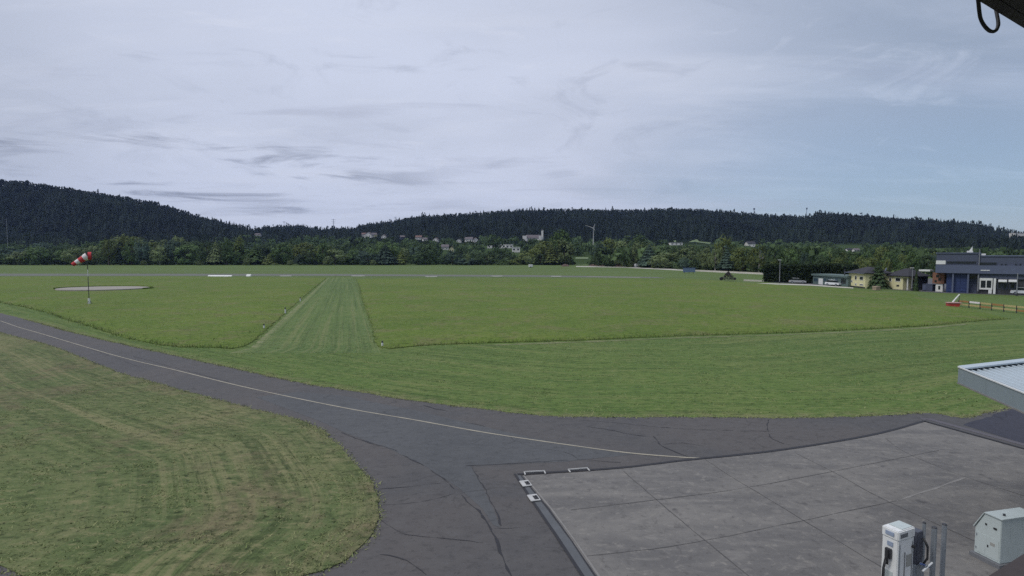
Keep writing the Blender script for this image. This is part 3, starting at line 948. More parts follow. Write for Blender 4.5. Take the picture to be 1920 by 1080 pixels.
def flat_block(px0, px1, y0, y1, label, name='white_building', parts=None, wall='white_far', cat='building', depth=10, dset=None):
    pc = (px0 + px1) / 2
    d = dset or depth_for_y(pc, y1)
    a, b_ = (px0 - 960) / F * d, (px1 - 960) / F * d
    zt = H + (HOR - y0) / F * d
    z0 = min(tz(a, d), tz(b_, d)) - 1
    e = thing(name, label, cat, ((a + b_) / 2, d, z0))
    w = (b_ - a) / 2; h = zt - z0
    q = MB(); q.box((-w, 0, 0), (w, depth, h)); q.build('wall', M[wall], e)
    q = MB(); q.box((-w - .4, -.4, h + .003), (w + .4, depth + .4, h + .5)); q.build('roof', M['roof_grey'] if parts != 'white' else M['white_far'], e)
    nwin = max(2, int(w * 2 / 4.5))
    for k in range(nwin):
        cx = -w + (k + .5) * 2 * w / nwin
        q = MB(); q.box((cx - 1.1, -.06, h * .45), (cx + 1.1, .05, h * .75)); q.build('window', M['glass'], e)
    keep.append((px0, px1, y0 - 1, y1 - 2, d))
    return e
e = flat_block(914, 962, 459, 466, 'long flat-roofed white modern block with a forked support in front', parts='white')
w_ = (962 - 914) / 2 / F * e.location.y
q = MB()
for s in (-1, 1): q.tube([(w_ * .25, -1.2, -3), (w_ * .25 + s * 3.5, -1.2, 5)], .6, 6)
q.build('forked_support', M['white_far'], e)
e = flat_block(960, 975, 464, 472, 'stepped white low wing downhill of the flat white block', parts='white')
# church: long white nave with grey roof and slim bell tower
d = depth_for_y(1000, 452)
cx = (1000 - 960) / F * d
ch_e = thing('church', 'long white church with grey roof and a slim tall tower at its end', 'church', (cx, d, tz(cx, d) - 1), 0)
s_ = d / F
q = MB(); q.prism([(0, 0), (9, 0), (9, 5.5), (4.5, 9.5), (0, 5.5)], (0, 1, 0), (0, 0, 1), (-13 * s_, 0, 0), (27 * s_, 0, 0)); q.build('nave', M['white_far'], ch_e)
q = MB(); q.prism([(-.6, 5.3), (4.5, 9.8), (9.6, 5.3), (9.6, 5.8), (4.5, 10.4), (-.6, 5.8)], (0, 1, 0), (0, 0, 1), (-13.5 * s_, 0, 0), (28 * s_, 0, 0)); q.build('roof', M['roof_grey'], ch_e)
q = MB(); q.box((-20 * s_, -1, 0), (-12.5 * s_, 8, 9.0)); q.build('end_block', M['white_far'], ch_e)
tw = q = MB(); q.box((15 * s_, 0, 0), (18.5 * s_, 3.5, 17.0)); t_ = q.build('tower', M['white_far'], ch_e)
q = MB(); q.prism([(-.2, 0), (3.5 * s_ + .2, 0), (1.75 * s_, 2.2)], (1, 0, 0), (0, 0, 1), (15 * s_, -.2, 17.0), (0, 3.9, 0)); q.build('tower_cap', M['roof_grey'], t_)
q = MB(); q.box((10 * s_, -2, 0), (15 * s_, 7, 8.5)); q.build('choir', M['white_far'], ch_e)
for k in range(4):
    q = MB(); q.box((-10 * s_ + k * 4.6 * s_, -.08, 1.5), (-10 * s_ + k * 4.6 * s_ + 1.2, .05, 4.4)); q.build('window', M['glass'], ch_e)
keep.append((978, 1022, 434, 447, d))
flat_block(1256, 1279, 455, 460, 'long low white building on the slope, its dark roof under trees')
flat_block(1899, 1924, 437, 441, 'white flat building high on the wooded hill above the grey workshop', dset=860)

# open slope pastures
for nm, pts in (('slope_field', [(1262, 452), (1306, 450), (1310, 454), (1264, 457)]), ('slope_field', [(1302, 453), (1332, 456), (1330, 458.5), (1304, 455)]), ('slope_field', [(1079, 484), (1103, 484), (1103, 487), (1079, 487)])):
    vs = []
    for (px, py) in pts:
        dd = depth_for_y(px, py); x = (px - 960) / F * dd
        vs.append((x, dd, tz(x, dd) + .9))
    q = MB(); q.add(vs, [(3, 2, 1, 0)])
    tag(q.build(nm, plain('pasture_green', (.12, .165, .075), .95, vary=.2, scale=.05)), kind='structure')
    xs, ys = [p[0] for p in pts], [p[1] for p in pts]
    keep.append((min(xs), max(xs), min(ys), max(ys), 640 if min(ys) > 470 else 840))

# masts, turbine, pylons
def mast(px, top, base, label, name='mast', wpx=.8, mat='lamp_grey', d=None, cross=0, cat='mast'):
    d = d or depth_for_y(px, base)
    x = (px - 960) / F * d
    z0 = tz(x, d); zt = H + (HOR - top) / F * d
    e = thing(name, label, cat, (x, d, z0 - 1))
    h = zt - z0 + 1; w = wpx / F * d
    q = MB(); q.tube([(0, 0, 0), (0, 0, h)], [w * .7, w * .45], 6); q.build('pole', M[mat], e)
    if cross == 1:
        q = MB(); q.cbox((0, 0, h * .93), (w * 2.6, w * 2.6, h * .12)); q.build('antenna', M[mat], e)
    if cross > 1:
        for k in range(cross):
            q = MB(); q.cbox((0, 0, h * (.95 - .13 * k)), (h * (.35 - .05 * k), .6, .5)); q.build('crossarm', M[mat], e)
    return e
mast(17, 410, 463, 'slim pale mast rising before the conifer hill at the field edge', d=560, wpx=.7)
mast(1411, 391, 402, 'stubby antenna mast on the ridge above the hedge', mat='grey_panel', cross=1, d=1295, wpx=1.0)
mast(1509, 390, 404, 'thin antenna mast on the ridge next to the notch in the trees', mat='grey_panel', cross=1, d=1262, wpx=.7)
mast(627, 411, 428, 'lattice power pylon on the low saddle between the hills', 'pylon', mat='grey_panel', cross=3, d=1650, cat='pylon', wpx=.7)
mast(535, 415, 424, 'small power pylon on the saddle beside the round treetop', 'pylon', mat='grey_panel', cross=2, d=1780, cat='pylon', wpx=.5)
mast(743, 407, 415, 'small power pylon where the wooded ridge begins to climb', 'pylon', mat='grey_panel', cross=2, d=1420, cat='pylon', wpx=.5)
d = 760; x = (1112 - 960) / F * d
e = thing('wind_turbine', 'white wind turbine with angled blades before the dark ridge', 'wind turbine', (x, d, tz(x, d) - 1))
hubz = H + (HOR - 428.5) / F * d - (tz(x, d) - 1)
q = MB(); q.tube([(0, 0, 0), (0, 0, hubz)], [.7, .35], 8); q.build('tower', M['cover_grey'], e)
q = MB(); q.cbox((0, -.3, hubz), (1.4, 3.0, 1.3)); q.build('nacelle', M['white_far'], e)
for ang, L in ((160, 12.5), (75, 6.0), (-62, 4.0)):
    a = R(ang); q = MB()
    q.tube([(0, -2, hubz), (math.cos(a) * L * .4, -2.1, hubz + math.sin(a) * L * .4), (math.cos(a) * L, -2.2, hubz + math.sin(a) * L)], [.5, .45, .18], 6); q.build('blade', M['cover_grey'], e)
keep.append((1095, 1117, 423, 433, d))

# ------------------------------------------------------------------ woodland mass behind the belt and on the village slope
def blocked(px, top, wpx, d, base):
    for (a, b_, y0, y1, dk_) in keep:
        if d < dk_ + 4 and px + wpx > a and px - wpx < b_ and top < y1 and base > y0:
            return True
    return False
# conifer forest on the hills
items = []
nF = 11000
pxs = RNG.uniform(-160, 2080, nF); ss = RNG.random(nF) ** .9
for px, s in zip(pxs, ss):
    Dr = float(ridge_d(px)); d = 815 + (Dr - 815) * s
    if px > 1700 and s < .5: d = 500 + 700 * s
    if px < 480: d = 620 + (Dr - 620) * s
    x = (px - 960) / F * d
    n_ = mnoise.noise(Vector((x * .012, d * .012, 2)))
    h = rr.uniform(8, 19) * (1 + .2 * n_) * (.66 if s > .82 else 1)
    if blocked(px, HOR - (tz(x, d) + h - H) / d * F, 3.4 / d * F, d, HOR - (tz(x, d) - H) / d * F): continue
    items.append((x, d, tz(x, d) - .8, rr.uniform(2.4, 4.0), h, .36 + .7 * n_ + rr.gauss(0, .12) + .25 * max(0, .3 - s) / .3))
sky_items = []
for px in np.arange(-160, 2080, 1.7):           # skyline trees
    if 1518 < px < 1524: continue
    Dr = float(ridge_d(px)); d = Dr * rr.uniform(.985, 1.0)
    x = (px + rr.uniform(-1, 1) - 960) / F * d
    cl = mnoise.noise(Vector((px * .06, 0, 0)))
    h = TREE_H * (.80 + .22 * cl) * rr.uniform(.76, 1.0)
    if rr.random() < .05: h *= 1.22
    if 470 < px < 670: h *= .8
    sky_items.append((x, d, tz(x, d) - .8, rr.uniform(2.6, 4.4), h, .3 + rr.gauss(0, .15)))
ITEMS_SPLIT = len(items)
scatter_mesh('conifer_forest', items + sky_items, CT + RT[:3], M['forest'], 'dark conifer forest covering the long wooded hills beyond the village', ITEMS_SPLIT)

items = []
tries = 0
while len(items) < 1500 and tries < 20000:
    tries += 1
    px = rr.uniform(-120, 2050)
    d = rr.uniform(520, 880) if rr.random() < .8 else rr.uniform(470, 600)
    if px > 1090: d = rr.uniform(330, 880)
    if px > 1440: d = rr.uniform(260, 800)
    x = (px - 960) / F * d
    z = tz(x, d)
    h = rr.uniform(6.5, 12.5); rad = h * rr.uniform(.36, .55)
    top = HOR - (z + h - H) / d * F; base = HOR - (z - H) / d * F
    lim = 452 if px > 1090 else 446
    if top < np.interp(px, [0, 400, 480, 640, 700, 1000, 1200, 1400, 1500, 1700, 2000], [452, 445, 436, 431, 440, 440, 447, 445, 452, 455, 470]): continue
    if blocked(px, top, rad / d * F, d, base): continue
    n_ = mnoise.noise(Vector((x * .02, d * .02, 7)))
    items.append((x, d, z - .5, rad, h, .4 + .35 * n_ + rr.gauss(0, .2)))
scatter_mesh('village_woodland', items, RT[3:], M['wood_mass'], 'mixed green woodland and gardens filling the village slope')

# ------------------------------------------------------------------ individual trees
def crown_mesh(seed, shape, nclump, per, leaf):
    r = random.Random(seed)
    V, Fc, T = [], [], []
    cl = []
    for k in range(nclump):
        for _ in range(60):
            a = r.uniform(0, 2 * math.pi); u = r.uniform(0.02, 1)
            if shape == 'round': rad = math.sin(math.pi * min(1, (u * .86 + .10))) ** .55
            elif shape == 'tall': rad = .72 * math.sin(math.pi * (u * .84 + .12)) ** .6
            elif shape == 'spreading': rad = 1.12 * math.sin(math.pi * min(1, (u * .75 + .22))) ** .6
            else: rad = .85 * (1 - u) ** .75 + .06
            q = rad * math.sqrt(r.uniform(.15, 1))
            c = Vector((q * math.cos(a), q * math.sin(a), u))
            if all((c - o).length > .17 for o in cl): break
        cl.append(c)
    for c in cl:
        cr = r.uniform(.18, .34) * (.7 if shape == 'conical' else 1)
        ct = r.uniform(.2, .7)
        for _ in range(per):
            dv = Vector((r.gauss(0, 1), r.gauss(0, 1), r.gauss(0, 1))).normalized() * cr * r.random() ** .4
            dv.z *= .6
            p = c + dv
            out_ = Vector((p.x, p.y, (p.z - .42) * 1.5)); out_.normalize()
            nrm = (out_ * 1.0 + dv.normalized() * .7 + Vector((r.gauss(0, .35), r.gauss(0, .35), r.gauss(.25, .35)))).normalized()
            a = nrm.orthogonal().normalized(); b_ = nrm.cross(a)
            w = r.uniform(0, 6.28); a, b_ = a * math.cos(w) + b_ * math.sin(w), b_ * math.cos(w) - a * math.sin(w)
            s = leaf * r.uniform(.6, 1.3)
            o = len(V)
            for (i, j) in ((1, 0), (0, .7), (-1, 0), (0, -.7)):
                pv = p + a * i * s + b_ * j * s
                V.append((pv.x, pv.y, p.z + (pv.z - p.z) * .7))
                T.append(min(1, max(0, ct + r.gauss(0, .12))))
            Fc.append((o, o + 1, o + 2, o + 3))
    me = bpy.data.meshes.new('crown')
    me.from_pydata(V, [], Fc)
    attr(me, 'tint', T)
    return me
def trunk_mesh(seed, lean=.0):
    r = random.Random(seed)
    q = MB()
    q.tube([(0, 0, 0), (.01, 0, .25), (.02 + lean, .01, .55), (.03 + lean, 0, .9)], [.055, .04, .028, .008], 6)
    for k in range(4):
        a = r.uniform(0, 6.28); z = r.uniform(.3, .55)
        q.tube([(.015, 0, z), (math.cos(a) * .2, math.sin(a) * .2, z + .13), (math.cos(a) * .36, math.sin(a) * .36, z + .24)], [.02, .013, .004], 5)
    me = bpy.data.meshes.new('trunk'); me.from_pydata(q.v, [], q.f)
    return me
def spruce_mesh(seed):
    r = random.Random(seed); V, Fc, T = [], [], []
    for k in range(1500):
        u = r.random() ** 1.25; a = r.uniform(0, 6.283)
        tier = .82 + .18 * math.cos(u * 48)
        rad = (1 - u) ** .85 * tier * r.uniform(.35, 1.05) + .02
        d_ = Vector((math.cos(a), math.sin(a), 0)); t_ = Vector((-d_.y, d_.x, 0))
        c = d_ * rad + Vector((0, 0, u)); s = r.uniform(.07, .15) * (1.15 - u)
        o = len(V)
        for p_ in (c + t_ * s, c + d_ * s * 1.5 - Vector((0, 0, s * .55)), c - t_ * s, c - d_ * s * .8 + Vector((0, 0, s * .4))): V.append(tuple(p_))
        Fc.append((o, o + 1, o + 2, o + 3)); t0 = r.gauss(.4, .2); T += [min(1, max(0, t0))] * 4
    me = bpy.data.meshes.new('crown'); me.from_pydata(V, [], Fc); attr(me, 'tint', T); me.materials.append(FOL['dark green'])
    return me
CROWNS = {}
for sh, nm in (('round', 'rounded'), ('tall', 'tall narrow'), ('spreading', 'broad spreading'), ('conical', 'conical')):
    CROWNS[nm] = [(spruce_mesh(20 + k) if sh == 'conical' else crown_mesh(10 + 7 * k + len(sh), sh, 40, 26, .085)) for k in range(3)]
for L in CROWNS.values():
    for me in L: me.materials.append(FOL['mid green'])
TRUNKS = [trunk_mesh(k) for k in range(3)]
for me in TRUNKS: me.materials.append(M['bark'])
BELT_GROUP = 'trees of the belt along the far side of the airfield'
MARKS = [(17, 'the slim pale mast'), (95, 'the empty stretch before the windsock'), (160, 'the windsock'), (250, 'the gravel circle end'), (330, 'the meadow beyond the circle'), (413, 'the long white board'),
         (467, 'the small white board'), (536, 'the first short white marker'), (610, 'the top of the mown strip'), (672, 'the second short white marker'), (735, 'the white village gables'),
         (770, 'the gap in the belt'), (809, 'the third short white marker'), (878, 'the pale birch trunk'), (932, 'the fourth short white marker'), (965, 'the flat white block'),
         (997, 'the white box trailer'), (1018, 'the church tower'), (1043, 'the fifth short white marker'), (1090, 'the sloping pasture gap'), (1112, 'the wind turbine'), (1145, 'the first white van'),
         (1195, 'the second white van'), (1237, 'the cream pillar sign'), (1291, 'the blue board'), (1328, 'the bend of the gravel road'), (1365, 'the twiggy heap'), (1425, 'the hedge end'),
         (1461, 'the lamp post by the hedge'), (1495, 'the silver car'), (1545, 'the grey-green shed'), (1610, 'the cream house with four windows'), (1645, 'the dark spruce'),
         (1682, 'the cream house with a porch'), (1715, 'the tall yard lamp'), (1742, 'the brick annex'), (1800, 'the grey workshop')]
used_labels = set()
def place(px, row):
    ms = sorted(MARKS, key=lambda m: abs(m[0] - px))
    a, b_ = ms[0], ms[1]
    if abs(a[0] - px) < 8: return [f'straight behind {a[1]}', f'in line with {a[1]}']
    return [f'behind {a[1]}, towards {b_[1]}', f'between {a[1]} and {b_[1]}']
def tree(px, d, h, w, tone, shape, row, z=None, birch=False, group=BELT_GROUP):
    x = (px - 960) / F * d
    z = (tz(x, d) if d > 440 else 0) if z is None else z
    size = 'tall' if h > 15 else 'low' if h < 8 else 'middle-sized'
    shp = shape if not (shape == 'tall narrow' and size == 'low') else 'narrow'
    if shape == 'tall narrow' and size == 'tall': size = ''
    opts = []
    for where in place(px, row):
        for rw_ in (f' {row}',):
            opts.append(' '.join(f'{size} {tone} {shp} tree {where}{rw_}'.split()))
    extra = ['with a gappy crown', 'with a dense crown', 'with uneven top', 'leaning on its neighbour']
    lab = None
    for o_ in opts:
        if o_ not in used_labels and len(o_.split()) <= 16: lab = o_; break
    if lab is None:
        tones = [t for t in FOL if t != tone]
        for t in tones:
            for where in place(px, row):
                o_ = ' '.join(f'{size} {t} {shp} tree {where} {row}'.split())
                if o_ not in used_labels and len(o_.split()) <= 16: lab, tone = o_, t; break
            if lab: break
    if lab is None:
        lab = ' '.join(f'{tone} tree {place(px, row)[0]}'.split()[:16])
    used_labels.add(lab)
    e = thing('tree', lab, 'tree', (x, d, z - .1), rr.uniform(0, 6.28), group)
    rad = w / 2
    base = h * rr.uniform(.06, .2)
    c = bpy.data.objects.new('crown', rr.choice(CROWNS[shape])); COL.objects.link(c)
    c.parent = e; c.location = (0, 0, base); c.scale = (rad * rr.uniform(.9, 1.1), rad * rr.uniform(.9, 1.1), (h - base) * .92)
    c.material_slots[0].link = 'OBJECT'; c.material_slots[0].material = FOL[tone]
    t = bpy.data.objects.new('trunk', rr.choice(TRUNKS)); COL.objects.link(t)
    t.parent = e; t.scale = (h * .7, h * .7, h * .85)
    if birch:
        t.material_slots[0].link = 'OBJECT'; t.material_slots[0].material = M['birch']
    return e
TOPX = [0, 40, 80, 120, 180, 245, 300, 345, 400, 450, 490, 520, 575, 625, 660, 720, 760, 800, 850, 890, 950, 985, 1010, 1050, 1085, 1100, 1140, 1190, 1230, 1270, 1310, 1355, 1400, 1440]
TOPY = [462, 466, 452, 455, 447, 441, 448, 441, 446, 446, 455, 452, 455, 450, 462, 452, 462, 457, 463, 470, 472, 472, 460, 434, 452, 458, 446, 450, 452, 463, 460, 450, 456, 458]
def front_d(px): return float(np.interp(px, [-200, 1070, 1110, 1170, 1280, 1360, 1440], [397, 397, 375, 345, 285, 255, 232]))
tones = list(FOL)
shapes = ['rounded', 'rounded', 'broad spreading', 'tall narrow', 'rounded', 'conical']
# front row, read from the photograph's belt: position, own height, width
px = -30.0
while px < 1440:
    step = rr.uniform(18, 40)
    if 757 < px < 783: px = 784; continue
    if 1076 < px < 1106: px = 1106; continue
    top = float(np.interp(px, TOPX, TOPY)) + rr.uniform(0, 22)
    d = front_d(px) + rr.uniform(0, 10)
    h = H + (HOR - top) / F * d
    h = max(5.0, h)
    w = step / F * d * rr.uniform(1.25, 1.7)
    if not blocked(px, top, step * .5, d, 497):
        tree(px, d, h, w, rr.choice(tones), rr.choice(shapes), 'in the front row', birch=rr.random() < .12)
    px += step
# second row fills to the top of the belt
px = -40.0
while px < 1440:
    step = rr.uniform(22, 42)
    top = float(np.interp(px, TOPX, TOPY)) + rr.uniform(-3, 9)
    d = front_d(px) + rr.uniform(26, 55)
    x = (px - 960) / F * d
    z = tz(x, d) if d > 440 else 0
    h = H + (HOR - top) / F * d - z
    if not blocked(px, top, step * .6, d, 495) and not (760 < px < 780) and h > 5:
        tree(px, d, h, step / F * d * rr.uniform(1.4, 1.9), rr.choice(tones), rr.choice(shapes[:5]), 'in the back row')
    px += step
# named individuals
tree(878, 394, 9, 4.5, 'pale green', 'tall narrow', 'at the field edge', birch=True)
for px, top, wpx, tone, shp in ((1052, 431, 46, 'mid green', 'rounded'), (1138, 446, 38, 'olive green', 'tall narrow'), (1190, 437, 56, 'dark green', 'broad spreading'), (1010, 458, 40, 'olive green', 'rounded'), (1355, 441, 34, 'olive green', 'rounded'),
                                (245, 441, 50, 'olive green', 'rounded'), (452, 442, 26, 'olive green', 'tall narrow'), (800, 457, 44, 'dark green', 'broad spreading'), (725, 452, 54, 'mid green', 'broad spreading'), (925, 440, 36, 'mid green', 'rounded')):
    d = front_d(px) + 14 if px != 925 else 660
    x = (px - 960) / F * d
    z = tz(x, d) if d > 440 else 0
    h = H + (HOR - top) / F * d - z
    tree(px, d, h, wpx / F * d, tone, shp, 'standing out from the belt')
# undergrowth closing the foot of the belt: one tangled mass
und = []
for _ in range(900):
    px = rr.uniform(-120, 1445)
    if 760 < px < 781 or 1080 < px < 1103: continue
    d = front_d(px) + rr.uniform(4, 40)
    x = (px - 960) / F * d
    h = rr.uniform(1.5, 5.0)
    und.append((x, d, (tz(x, d) if d > 440 else 0) - .3, h * rr.uniform(.5, .9), h, rr.uniform(.1, .7)))
scatter_mesh('undergrowth', und, RT[3:], M['wood_mass'], 'tangled dark undergrowth at the foot of the tree belt')
# wood behind the buildings
for row, (d0, d1, n_) in (('nearest the roofs', (176, 196, 11)), ('in the wood behind', (206, 240, 15)), ('far back in the wood', (255, 320, 18))):
    for k in range(n_):
        px = 1440 + (1768 - 1440) * (k + rr.uniform(.15, .85)) / n_
        d = rr.uniform(d0, d1)
        top = float(np.interp(px, [1430, 1500, 1560, 1640, 1700, 1768], [463, 464, 468, 462, 470, 478])) + rr.uniform(-4, 10) + (14 if row == 'nearest the roofs' else 0)
        h = H + (HOR - top) / F * d
        if blocked(px, top, 10, d, 520): continue
        tree(px, d, h, h * rr.uniform(.5, .75), rr.choice(['dark green', 'mid green', 'olive green', 'bluish green', 'dark green']), rr.choice(shapes[:4]), row, z=0, group='trees of the wood behind the yard')
SPR = [spruce_mesh(1), spruce_mesh(2)]
# spruce between the cream houses, small conifers at the workshop
def spruce(px, base_y, top, wpx, label, d=None):
    p = G(px, base_y)
    e = thing('spruce', label, 'tree', (p.x, p.y, -.05), rr.uniform(0, 6))
    h = H + (HOR - top) / F * p.y; w = wpx / F * p.y / 2
    c = bpy.data.objects.new('crown', rr.choice(SPR)); COL.objects.link(c); c.parent = e
    c.scale = (w * 1.1, w * 1.1, h * .93); c.location = (0, 0, h * .04)
    c.material_slots[0].link = 'OBJECT'; c.material_slots[0].material = FOL['dark green']
    t = bpy.data.objects.new('trunk', TRUNKS[0]); COL.objects.link(t); t.parent = e; t.scale = (h * .5, h * .5, h * .9)
spruce(1645, 541, 487, 40, 'broad dark spruce filling the space between the two cream houses')
spruce(1914, 549, 510, 16, 'small dark conifer before the workshop awnings')
spruce(1717, 546, 498, 9, 'very slim dark cypress beside the tall yard lamp')

# small bushes at the belt's foot
for k, (px, wpx, hpx) in enumerate([(465, 18, 14), (615, 20, 16), (545, 14, 9), (375, 14, 8), (270, 12, 9), (150, 10, 7), (700, 14, 10), (1180, 14, 12), (1225, 12, 10)]):
    d = front_d(px) - 6
    x = (px - 960) / F * d
    e = thing('bush', f'low pale bush at the field edge {place(px, "")[0].split(",")[0]}', 'bush', (x, d, -.1), rr.uniform(0, 6), 'bushes along the field edge')
    c = bpy.data.objects.new('foliage', CROWNS['rounded'][k % 3]); COL.objects.link(c); c.parent = e
    c.scale = (wpx / 2 / F * d, wpx / 2 / F * d, hpx / F * d)
    c.material_slots[0].link = 'OBJECT'; c.material_slots[0].material = FOL['pale green']

# hedge by the yard
def leafy_box(p0, p1, depth, h, leaf, n, name, mat, label, cat, seed=1, slope=None):
    r = random.Random(seed)
    a, b_ = Vector(p0), Vector(p1)
    u = (b_ - a); L = u.length; u.normalize(); nrm = Vector((u.y, -u.x, 0))
    if nrm.y < 0: nrm = -nrm
    q = MB(); T = []
    core = [(0, 0), (depth - .5, 0), (depth - .5, h - .4), (0, h - .4)]
    q.prism(core, nrm, (0, 0, 1), a + u * .2 + nrm * .25, u * (L - .4)); T += [.1] * 8
    for k in range(n):
        s, t = r.random() * L, r.random()
        f = r.random()
        if f < .55: c = a + u * s + Vector((0, 0, t * h))
        elif f < .8: c = a + u * s + nrm * (t * depth) + Vector((0, 0, h))
        elif f < .9: c = a + nrm * (t * depth) + Vector((0, 0, r.random() * h))
        else: c = b_ + nrm * (t * depth) + Vector((0, 0, r.random() * h))
        c = c + Vector((r.gauss(0, .15), r.gauss(0, .15), r.gauss(0, .18)))
        nn = Vector((r.gauss(0, 1), r.gauss(0, 1), r.gauss(.5, 1))).normalized()
        x_ = nn.orthogonal().normalized() * leaf * r.uniform(.6, 1.4); y_ = nn.cross(x_)
        q.add([c + x_, c + y_, c - x_, c - y_], [(0, 1, 2, 3)]); T += [min(1, max(0, r.gauss(.45, .25)))] * 4
    o = q.build(name, mat, fix=False)
    attr(o.data, 'tint', T)
    return tag(o, label, cat)
leafy_box(G(1432, 528.5), G(1526, 531.5), 4, 4.7, .28, 3800, 'hedge', M['hedge'], 'tall dark clipped hedge running up to the grey-green shed', 'hedge')
leafy_box(G(1526, 529), G(1592, 533), 3, 4.9, .3, 2400, 'hedge', M['hedge'], 'dark hedge rising directly behind the shed roof', 'hedge', 2)

# twiggy heap in the field with wheels at its sides
p = G(1365, 527)
q = MB(); T = []
r2 = random.Random(8)
for k in range(900):
    a = r2.uniform(0, 6.28); u = r2.random() ** .8
    rad = (1 - u ** 1.6) * 2.1 * r2.random() ** .4
    c = Vector((math.cos(a) * rad, math.sin(a) * rad * .8, u * 2.5))
    nn = Vector((r2.gauss(0, 1), r2.gauss(0, 1), r2.gauss(0, 1))).normalized()
    x_ = nn.orthogonal().normalized() * r2.uniform(.1, .24); y_ = nn.cross(x_) * .5
    q.add([c + x_, c + y_, c - x_, c - y_], [(0, 1, 2, 3)]); T += [r2.random()] * 4
hp = thing('twig_heap', 'dark grey-brown pointed heap of brushwood in the meadow before the gravel road', 'heap', (p.x, p.y, .3))
o = q.build('foliage', M['heap'], hp, fix=False); attr(o.data, 'tint', T)
for sx, w in ((-2.0, .5), (2.0, .35)):
    q = MB(); q.tube([(sx, -.2, .4), (sx, .2, .4)], [w, w], 12); q.build('dark_log', M['black'], hp)

# ------------------------------------------------------------------ facade helper
class Facade:
    def __init__(s, a, b_):
        s.o = Vector((a.x, a.y, 0)); u = Vector((b_.x - a.x, b_.y - a.y, 0)); s.len = u.length
        s.u = u.normalized(); s.n = Vector((s.u.y, -s.u.x, 0))
        if s.n.dot(-s.o) < 0: s.n = -s.n           # outward, towards the field
        s.rz = math.atan2(s.u.y, s.u.x)
        s.side = 1 if Vector((-s.u.y, s.u.x, 0)).dot(s.n) < 0 else -1
    def uz(s, px, py):
        d = ray(px, py); c = Vector((0, 0, H))
        t = (s.o - c).dot(s.n) / d.dot(s.n)
        q = c + d * t
        return (q - s.o).dot(s.u), q.z
    def rect(s, px0, y0, px1, y1):
        u0, _ = s.uz(px0, (y0 + y1) / 2); u1, _ = s.uz(px1, (y0 + y1) / 2)
        pc = (px0 + px1) / 2
        _, z1 = s.uz(pc, y0); _, z0 = s.uz(pc, y1)
        return u0, u1, z0, z1
    def box(s, mb, u0, u1, z0, z1, front=0.0, back=-.1):
        """front / back: distance out of the wall plane (+ towards viewer), in local coords x=u, y=inward*side"""
        y0, y1 = sorted((-front * s.side, -back * s.side))
        mb.box((min(u0, u1), y0, min(z0, z1)), (max(u0, u1), y1, max(z0, z1)))
        return mb
    def empty(s, name, label, cat, group=None):
        return thing(name, label, cat, s.o, s.rz, group)

def panel(Fc_, e, name, mat, px0, y0, px1, y1, front=.06, back=-.05, frame=None, bevel=0):
    u0, u1, z0, z1 = Fc_.rect(px0, y0, px1, y1)
    if frame:
        q = MB(); Fc_.box(q, u0, u1, z0, z1, front, back); o = q.build(name, M[frame], e)
        t = min(.12, abs(u1 - u0) * .16)
        q = MB(); Fc_.box(q, u0 + t, u1 - t, z0 + t, z1 - t, front + .012, front - .03); q.build('pane', M[mat], o)
        return o
    q = MB(); Fc_.box(q, u0, u1, z0, z1, front, back)
    return q.build(name, M[mat], e)

# grey-green shed
fs = Facade(G(1524, 532), G(1590, 538))
e = fs.empty('shed', 'long low grey-green shed with blue-grey glazing and a white door', 'shed')
zt = fs.uz(1555, 515)[1]
q = MB(); fs.box(q, 0, fs.len, -.1, zt - .45, 0, -5); q.build('wall', M['shed_green'], e)
q = MB(); fs.box(q, -.3, fs.len + .1, zt - .447, zt, .35, -5.3); q.build('roof', M['shed_green'], e)
panel(fs, e, 'door', 'white', 1535, 522, 1543, 535.2)
for a, b_ in ((1526, 1534), (1544, 1550), (1551, 1556), (1566, 1571)):
    panel(fs, e, 'window', 'shed_glass', a, 521, b_, 528, frame='shed_green')
panel(fs, e, 'opening', 'glass', 1577, 523, 1586, 532)
q = MB(); u_, z_ = fs.uz(1573, 505); q.tube([(u_, 1.5 * fs.side, zt - .1), (u_, 1.5 * fs.side, z_)], .13, 8); q.build('flue', M['dark_metal'], e)

def hip_roof(Fc_, u0, u1, depth, z0, zr, over, name, mat, e):
    y0, y1 = -over * Fc_.side, (depth + over) * Fc_.side
    a, b_ = u0 - over, u1 + over
    ins = min((b_ - a) * .42, (depth + 2 * over) / 2)
    ym = (y0 + y1) / 2
    q = MB()
    q.add([(a, y0, z0), (b_, y0, z0), (b_, y1, z0), (a, y1, z0), (a, y0, z0 + .18), (b_, y0, z0 + .18), (b_, y1, z0 + .18), (a, y1, z0 + .18), (a + ins, ym, zr), (b_ - ins, ym, zr)],
          [(0, 1, 2, 3), (0, 4, 5, 1), (1, 5, 6, 2), (2, 6, 7, 3), (3, 7, 4, 0), (4, 8, 9, 5), (5, 9, 6), (6, 9, 8, 7), (7, 8, 4)])
    return q.build(name, M[mat], e)
